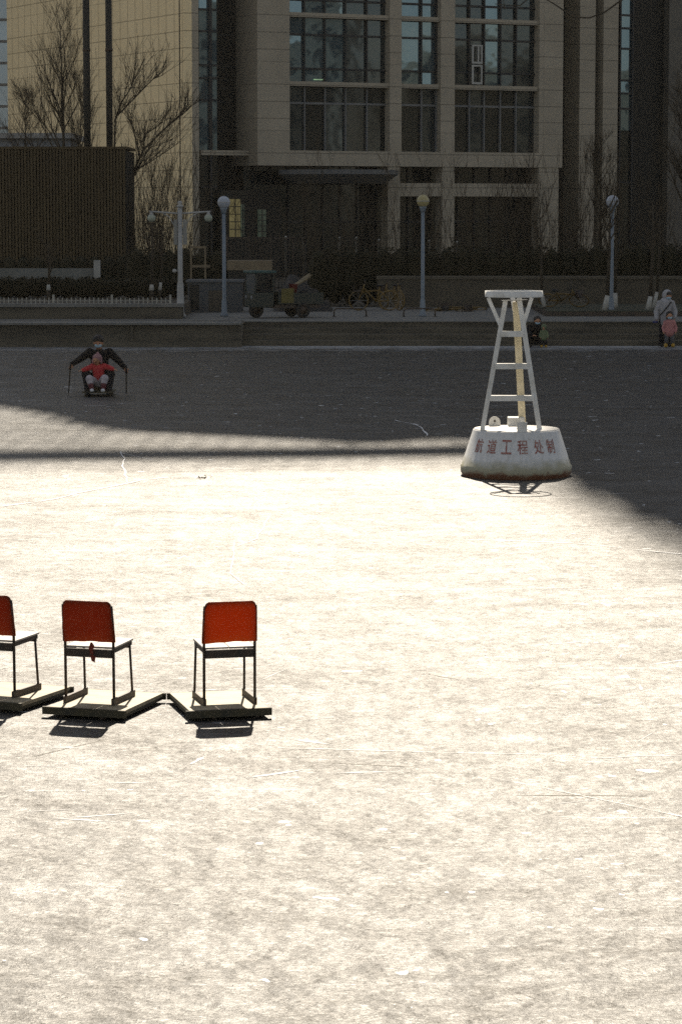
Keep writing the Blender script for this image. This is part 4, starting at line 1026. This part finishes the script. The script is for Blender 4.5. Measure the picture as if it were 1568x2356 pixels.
# deck fittings
q = foot(1137, 980, .25); le = MB()
poly = [Vector((q.x - .09, q.y, q.z)), Vector((q.x + .09, q.y, q.z))] + [Vector((q.x + .085 * math.cos(t), q.y, q.z + .07 + .085 * math.sin(t))) for t in [math.pi * k / 8 for k in range(9)]]
le.prism(poly, (0, .02, 0)); le.build('lifting_eye', white_p, buoy)
MB().tube([(q.x, q.y - .004, q.z + .085), (q.x, q.y - .001, q.z + .085)], .017, 10).build('eye_hole', steel, buoy)
q0 = foot(1168, 980, .1); MB().b2((q0.x, q0.y, zdeck + .012), (q0.x + 38 * mpx, q0.y + .25, zdeck + .012 + 21 * mpx)).build('battery_box', white_p, buoy, .008)
q0 = foot(1200, 985, -.55); MB().b2((q0.x - .075, q0.y, zdeck), (q0.x + .075, q0.y + .012, zdeck + .13)).build('bracket_plate', white_p, buoy)
# lettering wrapped round the cone
chars = '航道工程处制'; ang = [-53, -33.5, -15, 4, 24, 41.5]
zc = (bz(1047, -.75) + bz(1012, -.75)) / 2 - .0; chh = .205
for chx, a in zip(chars, ang):
    cu_ = bpy.data.curves.new('t', 'FONT'); cu_.body = chx; cu_.size = 1.0; cu_.resolution_u = 2; cu_.offset = 0.012
    to_ = bpy.data.objects.new('t', cu_); COL.objects.link(to_)
    dg = bpy.context.evaluated_depsgraph_get(); dg.update()
    me = bpy.data.meshes.new_from_object(to_.evaluated_get(dg)); COL.objects.unlink(to_); bpy.data.objects.remove(to_)
    if not me.vertices: continue
    b_ = bmesh.new(); b_.from_mesh(me); bmesh.ops.triangulate(b_, faces=b_.faces)
    bmesh.ops.subdivide_edges(b_, edges=[e for e in b_.edges if e.calc_length() > .25], cuts=2)
    xs = [v.co.x for v in b_.verts]; ys = [v.co.y for v in b_.verts]; x0, x1, y0, y1 = min(xs), max(xs), min(ys), max(ys)
    for v in b_.verts:
        fx_ = ((v.co.x - x0) / max(x1 - x0, 1e-6) - .5) * .155; fy_ = ((v.co.y - y0) / max(y1 - y0, 1e-6) - .5) * chh
        z = zc + fy_; rr = Rb - .012 + (Rt - Rb + .012) * (z - zsk) / (zt_ - .012 - zsk) + .004
        an = R(a) + fx_ / rr
        v.co = Vector((math.sin(an) * rr, -math.cos(an) * rr, z))
    b_.to_mesh(me); b_.free(); me.materials.clear(); me.materials.append(letter_m); me.name = 'letter'
    lo_ = bpy.data.objects.new('letter', me); COL.objects.link(lo_); lo_.parent = buoy
# ------------------------------------------------------------------ people
def limb(mb, pts, rad, n=10):
    """tapered limb with round joints"""
    mb.tube(pts, rad, n)
    for p, r in zip(pts, rad): mb.ball(p, r * 1.0, 10, 7)
def hand(mb, w, d, up, s=1.0, curl=.7):
    """palm and five curled fingers, w wrist point, d pointing direction, up = back of the hand"""
    w = Vector(w); d = Vector(d).normalized(); up = Vector(up); sd = d.cross(up).normalized(); up = sd.cross(d).normalized()
    rot = Matrix((sd, d, up)).transposed()
    mb.ball(w + d * .045 * s, (.040 * s, .05 * s, .018 * s), 10, 7, rot)
    for k, (o, l) in enumerate(((-.030, .062), (-.010, .072), (.010, .068), (.028, .052))):
        p0 = w + d * .085 * s + sd * o * s; p1 = p0 + (d * math.cos(curl) - up * math.sin(curl)) * l * .5 * s
        p2 = p1 + (d * math.cos(curl * 2.3) - up * math.sin(curl * 2.3)) * l * .5 * s
        mb.tube([p0, p1, p2], [.009 * s, .0085 * s, .006 * s], 6)
    p0 = w + d * .03 * s - sd * .036 * s; p1 = p0 + (d * .6 - sd * .7 - up * .2).normalized() * .032 * s; p2 = p1 + (d * .8 - up * .5).normalized() * .028 * s
    mb.tube([p0, p1, p2], [.012 * s, .010 * s, .007 * s], 6)
def head_parts(mb, c, r, face):
    """skull, jaw, nose, ears; face = facing direction"""
    c = Vector(c); f = Vector(face).normalized(); up = Vector((0, 0, 1)); s = f.cross(up).normalized(); up = s.cross(f)
    rot = Matrix((s, -f, up)).transposed()
    mb.ball(c, (r * .80, r * .95, r * 1.0), 16, 11, rot); mb.ball(c + f * r * .18 - up * r * .5, (r * .58, r * .62, r * .58), 12, 9, rot)
    mb.ball(c + f * r * .98 - up * r * .14, (r * .14, r * .2, r * .22), 8, 6, rot)
    for sg in (-1, 1): mb.ball(c + s * sg * r * .82 - up * r * .1, (r * .1, r * .2, r * .28), 8, 6, rot)
    return f, s, up, rot
def face_parts(par, c, r, face, mask=True, eyes=True):
    c = Vector(c); f = Vector(face).normalized(); up = Vector((0, 0, 1)); s = f.cross(up).normalized(); up = s.cross(f); rot = Matrix((s, -f, up)).transposed()
    if eyes:
        for sg in (-1, 1): MB().ball(c + f * r * .86 + s * sg * r * .3 + up * r * .02, (r * .14, r * .1, r * .08), 8, 6, rot).build('eye', hair_m, par)
    if mask:
        m = MB(); m.ball(c + f * r * .42 - up * r * .46, (r * .66, r * .66, r * .48), 16, 10, rot); m.build('face_mask', mask_m, par)
    else:
        MB().ball(c + f * r * .80 - up * r * .52, (r * .22, r * .06, r * .05), 8, 5, rot).build('mouth', maroon, par)
V = Vector
# --- sledging man
mp = G(229, 909); MX, MY = mp.x, mp.y
def man_at(p): return V((MX + p[0], MY + p[1], p[2]))
man = thing('person', 'person in black jacket and face mask on a low ice sled, holding two poles', 'person', (MX, MY + .2, .12))
j = {k: man_at(v) for k, v in dict(pel=(0, .22, .30), wai=(0, .20, .50), che=(0, .12, .76), nec=(0, .05, .97), hea=(-.01, -.02, 1.13),
    shL=(-.21, .11, .91), shR=(.21, .11, .91), elL=(-.40, .08, .77), elR=(.40, .06, .74), haL=(-.575, -.06, .66), haR=(.555, -.06, .585),
    hiL=(-.11, .20, .30), hiR=(.11, .20, .30), knL=(-.27, -.22, .47), knR=(.27, -.22, .47), anL=(-.22, -.36, .12), anR=(.23, -.36, .12)).items()}
FC = V((0, -1, -.22))
mb = MB()
limb(mb, [j['pel'], j['wai'], j['che']], [.15, .145, .16]); limb(mb, [j['che'], j['nec'], j['hea']], [.09, .06, .06])
head_parts(mb, j['hea'], .118, FC)
for L in 'LR':
    limb(mb, [j['sh' + L], j['el' + L], j['ha' + L]], [.065, .05, .036]); limb(mb, [j['hi' + L], j['kn' + L], j['an' + L]], [.095, .07, .05])
    limb(mb, [j['che'], j['sh' + L]], [.12, .07])
    hand(mb, j['ha' + L], (-.35 if L == 'L' else .3, -.25, -.75), (0, -1, .3), 1.05, 1.0)
def cls_man(p): return 0
fuse(mb, 'body', skin_m, man, .011, 2)
mb = MB(); limb(mb, [j['wai'] - V((0, 0, .06)), j['che']], [.175, .195]); limb(mb, [j['che'], j['nec'] - V((0, 0, .03))], [.15, .085])
for L in 'LR': limb(mb, [j['che'], j['sh' + L]], [.15, .095]); limb(mb, [j['sh' + L], j['el' + L], j['ha' + L].lerp(j['el' + L], .1)], [.092, .075, .055])
fuse(mb, 'jacket', black_cl, man, .014, 4)
mb = MB(); limb(mb, [j['pel'] - V((0, 0, .0)), j['wai'] - V((0, 0, .08))], [.17, .16])
for L in 'LR': limb(mb, [j['hi' + L], j['kn' + L], j['an' + L] + V((0, 0, .03))], [.115, .092, .07])
fuse(mb, 'trousers', navy, man, .014, 4)
for L in 'LR':
    m = MB(); m.ball(j['an' + L] + V((0, -.09, -.06)), (.05, .14, .05), 12, 8); m.build('shoe', rubber, man)
m = MB(); rot = Matrix.Rotation(R(-12), 3, 'X'); m.ball(j['hea'] + V((0, .006, .055)), (.118, .128, .108), 18, 12, rot)
for k in range(40):
    a = random.uniform(0, 6.28); e = random.uniform(.1, 1.5); d = V((math.cos(a) * math.cos(e), math.sin(a) * math.cos(e) + .1, math.sin(e))); m.tube([j['hea'] + V((0, .02, .04)) + d * .10, j['hea'] + V((0, .02, .045)) + d * .13], [.02, .004], 5)
m.build('hair', hair_m, man)
face_parts(man, j['hea'], .118, FC)
# sled and poles
sd = thing('ice_sled', 'low dark ice sled carrying the masked person and the child', 'sled', (MX, MY - .1, 0))
MB().b2((MX - .32, MY - .55, .075), (MX + .32, MY + .42, .105)).build('deck', board_e, sd)
for x_ in (-.25, .25):
    MB().b2((MX + x_ - .02, MY - .52, .012), (MX + x_ + .02, MY + .4, .073)).build('runner', wood_slat, sd); MB().b2((MX + x_ - .006, MY - .56, .0), (MX + x_ + .006, MY + .42, .0115)).build('blade', steel, sd)
MB().b2((MX - .2, MY + .02, .106), (MX + .2, MY + .40, .17)).build('seat', wood_slat, sd)
for L, foot_p, lab in (('L', G(158, 910), 'dark ice pole held in the hand at the left of the picture'), ('R', G(291, 910), 'dark ice pole held in the hand at the right of the picture')):
    h_ = j['ha' + L] + V((-.03 if L == 'L' else .03, -.035, -.05)); d = (h_ - foot_p).normalized()
    t = thing('ice_pole', lab, 'pole', foot_p, 'pair of ice sled poles')
    MB().tube([foot_p + d * .06, h_ + d * .10], [.013, .016], 10).build('shaft', bark, t); MB().tube([foot_p, foot_p + d * .065], [.003, .007], 8).build('spike', steel, t)
    MB().tube([h_ - d * .07, h_ + d * .105], .0195, 10).build('grip', rubber, t)
# --- child on the sled
kid = thing('person', 'small child in red jacket and dusty pink hat sitting on the ice sled', 'person', (MX, MY - .25, .105))
c = {k: man_at(v) for k, v in dict(pel=(.01, -.16, .29), che=(.0, -.18, .55), hea=(-.03, -.24, .765), shL=(-.12, -.18, .62), shR=(.12, -.18, .62), elL=(-.235, -.24, .575), elR=(.23, -.24, .60), haL=(-.335, -.30, .545), haR=(.335, -.30, .565),
    hiL=(-.08, -.20, .29), hiR=(.08, -.20, .29), knL=(-.17, -.42, .37), knR=(.15, -.42, .38), anL=(-.11, -.50, .14), anR=(.12, -.50, .14)).items()}
FK = V((-.15, -1, -.1)); mb = MB()
limb(mb, [c['pel'], c['che']], [.10, .10]); limb(mb, [c['che'], c['hea']], [.06, .045]); head_parts(mb, c['hea'], .098, FK)
for L in 'LR':
    limb(mb, [c['che'], c['sh' + L], c['el' + L], c['ha' + L]], [.07, .05, .04, .028]); limb(mb, [c['hi' + L], c['kn' + L], c['an' + L]], [.07, .055, .04])
    hand(mb, c['ha' + L], (-.9 if L == 'L' else .9, -.4, -.1), (0, 0, 1), .7, .5)
fuse(mb, 'body', skin_m, kid, .010, 2)
mb = MB(); limb(mb, [c['pel'] + V((0, 0, .07)), c['che']], [.125, .13]); limb(mb, [c['che'], c['che'] + V((-.01, -.02, .1))], [.11, .06])
for L in 'LR': limb(mb, [c['che'], c['sh' + L], c['el' + L], c['ha' + L].lerp(c['el' + L], .15)], [.10, .075, .06, .045])
fuse(mb, 'jacket', redcoat, kid, .012, 3)
mb = MB(); limb(mb, [c['pel'], c['pel'] + V((0, 0, .05))], [.12, .11])
for L in 'LR': limb(mb, [c['hi' + L], c['kn' + L], c['kn' + L].lerp(c['an' + L], .35)], [.095, .088, .07])
fuse(mb, 'padded_trousers', greypant, kid, .012, 3)
for L in 'LR':
    MB().tube([c['kn' + L].lerp(c['an' + L], .3), c['an' + L] + V((0, 0, -.01))], [.062, .052], 12).build('legging', maroon, kid)
    MB().ball(c['an' + L] + V((0, -.04, -.005)), (.045, .085, .04), 12, 8).build('shoe', shoe_w, kid)
m = MB(); m.ball(c['hea'] + V((.012, .022, .035)), (.105, .108, .10), 16, 11); m.ball(c['hea'] + V((.02, .03, .14)), .03, 8, 6)
for sg in (-1, 1): m.ball(c['hea'] + V((sg * .085 + .01, .01, -.03)), (.03, .05, .06), 8, 6)
m.build('knit_hat', pinkhat, kid); face_parts(kid, c['hea'], .098, FK, mask=False)
# --- standing adult with child at the right
def stand(px_, ybase, dY, hgt, spec):
    b = G(px_, ybase); b.y += dY; return b
ad = G(1529, 797); AX, AY = ad.x - .02, 81.55
adult = thing('person', 'hooded adult in pale grey coat standing behind a child in pink', 'person', (AX, AY, .0))
def A_(x, y, z): return V((AX + x, AY + y, z))
FA = V((.22, -1, -.12)); mb = MB(); hd = A_(.05, -.03, 1.47)
limb(mb, [A_(0, 0, .85), A_(0, 0, 1.05), A_(.01, 0, 1.26)], [.14, .13, .15]); limb(mb, [A_(.01, 0, 1.26), A_(.03, -.01, 1.36), hd], [.09, .055, .055]); head_parts(mb, hd, .112, FA)
for sg, el, ha in ((-1, A_(-.27, .0, 1.0), A_(-.27, -.14, .80)), (1, A_(.27, 0, 1.02), A_(.25, -.13, .83))):
    limb(mb, [A_(.01, 0, 1.26), A_(sg * .17, 0, 1.25), el, ha], [.10, .06, .045, .032]); hand(mb, ha, (-.2 if sg < 0 else -.1, -.3, -1), (sg, 0, 0), .95, .6)
    limb(mb, [A_(sg * .09, 0, .85), A_(sg * .10, -.02, .47), A_(sg * .11, .01, .09)], [.095, .065, .042])
fuse(mb, 'body', skin_m, adult, .012, 2)
mb = MB(); limb(mb, [A_(0, 0, .70), A_(0, 0, 1.05), A_(.01, 0, 1.26)], [.185, .18, .185])
for sg, el, ha in ((-1, A_(-.27, .0, 1.0), A_(-.27, -.14, .80)), (1, A_(.27, 0, 1.02), A_(.25, -.13, .83))):
    limb(mb, [A_(.01, 0, 1.26), A_(sg * .18, 0, 1.25), el, ha.lerp(el, .08)], [.14, .09, .08, .062])
fuse(mb, 'coat', greycoat, adult, .014, 3)
m = MB(); m.ball(hd + V((-.015, .03, .02)), (.142, .145, .16), 18, 12)
hood = m.build('hood', greycoat, adult)
m = MB(); m.ball(hd + V((.02, -.055, .03)), (.105, .075, .095), 14, 10); m.build('hair', hair_m, adult)
m = MB(); m.ball(hd + V((.024, -.085, -.015)), (.085, .055, .05), 14, 10); m.build('brow', skin_m, adult); 
face_parts(adult, hd + V((.012, -.035, 0)), .112, FA)
m = MB(); m.tube([A_(.15, -.155, 1.30), A_(.0, -.205, 1.12), A_(-.17, -.16, .92)], .016, 8); m.build('bag_strap', black_cl, adult)
for sg in (-1, 1):
    MB().tube([A_(sg * .09, 0, .80), A_(sg * .10, -.02, .47), A_(sg * .11, .01, .07)], [.11, .085, .075], 14).build('trouser_leg', navy, adult)
    MB().ball(A_(sg * .11, -.05, .045), (.05, .14, .05), 12, 8).build('shoe', rubber, adult)
q = A_(-.33, -.30, .72); m = MB(); m.ball(q, (.085, .06, .04), 12, 8); m.tube([q + V((.05, 0, .02)), A_(-.28, -.17, .74)], .012, 6)
tag(m.build('blue_pouch', M('blue cloth', (.03, .035, .12), (.02, .025, .08), .8, 10)), 'small dark blue pouch held in the hooded adult left hand', 'pouch')
def small_child(X, Yc, h, label, coat, legs, boots, facing, hood=False, mask=True, group=None):
    k = h / 1.03; t = thing('person', label, 'person', (X, Yc, 0)); Q = lambda x, y, z: V((X + x * k, Yc + y * k, z * k)); F = V(facing)
    hd = Q(0, -.02, .90); mb = MB(); limb(mb, [Q(0, 0, .46), Q(0, 0, .62), Q(0, 0, .72)], [.10 * k, .10 * k, .09 * k]); limb(mb, [Q(0, 0, .72), hd], [.05 * k, .045 * k]); head_parts(mb, hd, .105 * k, F)
    for sg in (-1, 1):
        limb(mb, [Q(0, 0, .72), Q(sg * .11, 0, .71), Q(sg * .17, -.02, .56), Q(sg * .17, -.10, .44)], [.06 * k, .045 * k, .036 * k, .026 * k]); hand(mb, Q(sg * .17, -.10, .44), (0, -.3, -1), (sg, 0, 0), .65 * k, .5)
        limb(mb, [Q(sg * .06, 0, .45), Q(sg * .07, -.01, .26), Q(sg * .08, .0, .07)], [.06 * k, .045 * k, .035 * k])
    fuse(mb, 'body', skin_m, t, .010, 2)
    mb = MB(); limb(mb, [Q(0, 0, .44), Q(0, 0, .58), Q(0, 0, .72)], [.155 * k, .125 * k, .105 * k])
    for sg in (-1, 1): limb(mb, [Q(0, 0, .72), Q(sg * .12, 0, .71), Q(sg * .18, -.02, .56), Q(sg * .17, -.09, .46)], [.09 * k, .062 * k, .05 * k, .042 * k])
    fuse(mb, 'coat', coat, t, .012, 3)
    for sg in (-1, 1):
        MB().tube([Q(sg * .07, 0, .40), Q(sg * .075, -.01, .26), Q(sg * .085, 0, .10)], [.075 * k, .062 * k, .055 * k], 12).build('trouser_leg', legs, t)
        MB().ball(Q(sg * .10, -.03, .06), (.058 * k, .095 * k, .062 * k), 12, 8).build('boot', boots, t)
    if hood:
        m = MB(); m.ball(hd + V((0, .028 * k, .015 * k)), (.128 * k, .122 * k, .14 * k), 16, 11); m.build('hood', coat, t)
    else:
        m = MB(); m.ball(hd + V((0, .025 * k, .035 * k)), (.108 * k, .105 * k, .105 * k), 16, 11); m.ball(hd + V((0, .03 * k, -.04 * k)), (.105 * k, .085 * k, .11 * k), 12, 8); m.build('hair', hair_m, t)
    face_parts(t, hd, .105 * k, F, mask=mask); return t
small_child(G(1531, 797).x + .02, 81.12, 1.04, 'small child in pink coat and yellow boots before the hooded adult', pinkcoat, M('grey child trousers', (.10, .10, .11), (.07, .07, .075), .9, 10), yellowboot, (.1, -1, -.05))
small_child(G(1246, 797).x, 81.05, .66, 'tiny child in a sage green hooded coat held by the crouching adult', greencoat, navy, yellowboot, (-.5, -1, .1), hood=True, mask=False)
# --- crouching adult
CXp, CYp = G(1232, 797).x - .03, 81.45
cr = thing('person', 'adult in black with a face mask crouching at the ice edge behind the buoy', 'person', (CXp, CYp, 0))
Q = lambda x, y, z: V((CXp + x, CYp + y, z)); hd = Q(.04, -.10, .76); FCx = V((.15, -1, -.3)); mb = MB()
limb(mb, [Q(0, .12, .24), Q(0, .10, .42), Q(.01, .0, .56)], [.15, .14, .15]); limb(mb, [Q(.01, 0, .56), hd], [.08, .055]); head_parts(mb, hd, .11, FCx)
J = {-1: (Q(-.17, 0, .56), Q(-.25, -.12, .40), Q(-.10, -.28, .34)), 1: (Q(.19, 0, .56), Q(.28, -.15, .45), Q(.22, -.32, .40))}
K = {-1: (Q(-.11, .10, .24), Q(-.21, -.24, .40), Q(-.17, -.08, .10)), 1: (Q(.11, .10, .24), Q(.17, -.24, .40), Q(.16, -.08, .10))}
for sg in (-1, 1):
    limb(mb, [Q(.01, 0, .56), *J[sg]], [.10, .06, .045, .034]); hand(mb, J[sg][2], (.8 * -sg + .3, -.5, 0), (0, 0, 1), .95, .7); limb(mb, list(K[sg]), [.09, .065, .045])
fuse(mb, 'body', skin_m, cr, .012, 2)
mb = MB(); limb(mb, [Q(0, .12, .26), Q(0, .10, .42), Q(.01, 0, .56)], [.19, .185, .18])
for sg in (-1, 1): limb(mb, [Q(.01, 0, .56), J[sg][0], J[sg][1], J[sg][2].lerp(J[sg][1], .12)], [.14, .09, .075, .055])
fuse(mb, 'jacket', black_cl, cr, .014, 3)
mb = MB(); limb(mb, [Q(0, .12, .22), Q(0, .12, .30)], [.17, .16])
for sg in (-1, 1): limb(mb, [K[sg][0], K[sg][1], K[sg][2] + V((0, 0, .01))], [.11, .09, .065]); MB().ball(K[sg][2] + V((0, -.05, -.055)), (.05, .135, .048), 12, 8).build('shoe', rubber, cr)
fuse(mb, 'trousers', navy, cr, .014, 3)
m = MB(); m.ball(hd + V((0, .02, .04)), (.112, .112, .10), 16, 11); m.ball(hd + V((0, .03, -.04)), (.115, .09, .12), 12, 8); m.build('hair', hair_m, cr); face_parts(cr, hd, .11, FCx)
# ------------------------------------------------------------------ small dry leaves and crumbs on the ice
q = G(468, 1101); m = MB(); rnd = random.Random(8)
for k in range(26):
    p = q + V((rnd.gauss(0, .05), rnd.gauss(0, .10), .012)); e = Euler((rnd.uniform(-.8, .8), rnd.uniform(-.8, .8), rnd.uniform(0, 6))).to_matrix(); m.add([p + e @ V(v) * .035 for v in ((-.6, 0, 0), (0, -.3, .1), (.6, 0, 0), (0, .3, .1))], [(0, 1, 2, 3)])
tag(m.build('leaf_litter', leaf_dry), 'scrap of dry brown leaves lying on the lit ice', kind='stuff')
# building on the right bank, seen in the window reflections

blk = [(-1, 0, 26, 17, (.24, .22, .18)), (27, 1.0, 16, 24, (.22, .20, .17)), (44, -.5, 30, 19, (.34, .28, .20)), (-34, .5, 30, 22, (.16, .155, .14))]
for k, (s0, dd, wd_, ht, cc) in enumerate(blk):
    nrm_ = V((-.83, .55, 0)).normalized(); al = V((.55, .83, 0)).normalized(); o_ = V((100, 76, 0)) - nrm_ * dd
    t = thing('bank_building', 'sunlit block on the right bank, ' + ('second from the lake', 'the tallest and narrowest', 'farthest along the bank', 'nearest the camera')[k], 'building', o_ + al * s0)
    rot = Matrix((al, -nrm_, V((0, 0, 1)))).transposed(); cc_ = o_ + al * (s0 + wd_ / 2) - nrm_ * 6
    MB().box(cc_ + V((0, 0, ht / 2)), (wd_, 12, ht), rot).build('wall', M('bank render %d' % k, cc, tuple(x * .6 for x in cc), .8, .5), t)
    n_ = int(wd_ / 3.2)
    for fl_ in range(int(ht / 3.3)):
        m = MB()
        for q in range(n_): m.box(o_ + al * (s0 + (q + .5) * wd_ / n_) + nrm_ * .02 + V((0, 0, 1.9 + 3.3 * fl_)), (1.9, .06, 1.8), rot)
        m.build('window_row', frame_dark, t)
# city blocks continuing along the far bank outside the picture

hz = bpy.data.materials.new('valley haze'); hz.use_nodes = True; hn = hz.node_tree.nodes; hn.remove(hn['Principled BSDF'])
pv = hn.new('ShaderNodeVolumePrincipled'); pv.inputs['Density'].default_value = HAZE; pv.inputs['Color'].default_value = (.95, .86, .70, 1); pv.inputs['Anisotropy'].default_value = 0.0
hz.node_tree.links.new(pv.outputs[0], hn['Material Output'].inputs['Volume'])
MB().b2((-2550, -2550, -1.6), (2550, 3550, 130)).build('haze', hz)['kind'] = 'stuff'

rnd = random.Random(12)
def scratches(name, mt, n, w0, w1, y0, y1, l0, l1, zz_):
    m = MB()
    for k in range(n):
        p = G(rnd.uniform(-80, 1650), rnd.uniform(y0, y1)); a = rnd.gauss(0, .35) + (math.pi / 2 if rnd.random() < .12 else 0); cv = rnd.gauss(0, .12); L = rnd.uniform(l0, l1); ww = rnd.uniform(w0, w1)
        vs = []; fs = []; nn = max(6, int(L / .25)); q = p.copy()
        for i in range(nn + 1):
            d = V((math.cos(a), math.sin(a), 0)); nr = V((-d.y, d.x, 0)); tp_ = math.sin(math.pi * (i + .3) / (nn + .6)) * rnd.uniform(.35, 1)
            vs += [q + nr * ww * tp_ + V((0, 0, zz_)), q - nr * ww * tp_ + V((0, 0, zz_))]; q = q + d * L / nn; a += cv * L / nn
        for i in range(nn): fs.append((2 * i, 2 * i + 1, 2 * i + 3, 2 * i + 2))
        m.add(vs, fs)
    o = m.build(name, mt, lake); o['kind'] = 'stuff'; return o
scratches('skate_scratches', crack_m, 16, .0015, .004, 830, 1500, 1.0, 4.0, .0015)
scratches('wet_streaks', M('wet dark ice', (.05, .04, .022), (.08, .065, .04), .35, 8), 6, .006, .02, 1500, 1900, .3, 1.0, .002)
scratches('snow_smears', M('snow smear', (.62, .62, .62), (.45, .45, .45), .8, 9), 60, .006, .03, 800, 1900, .15, .7, .0022)
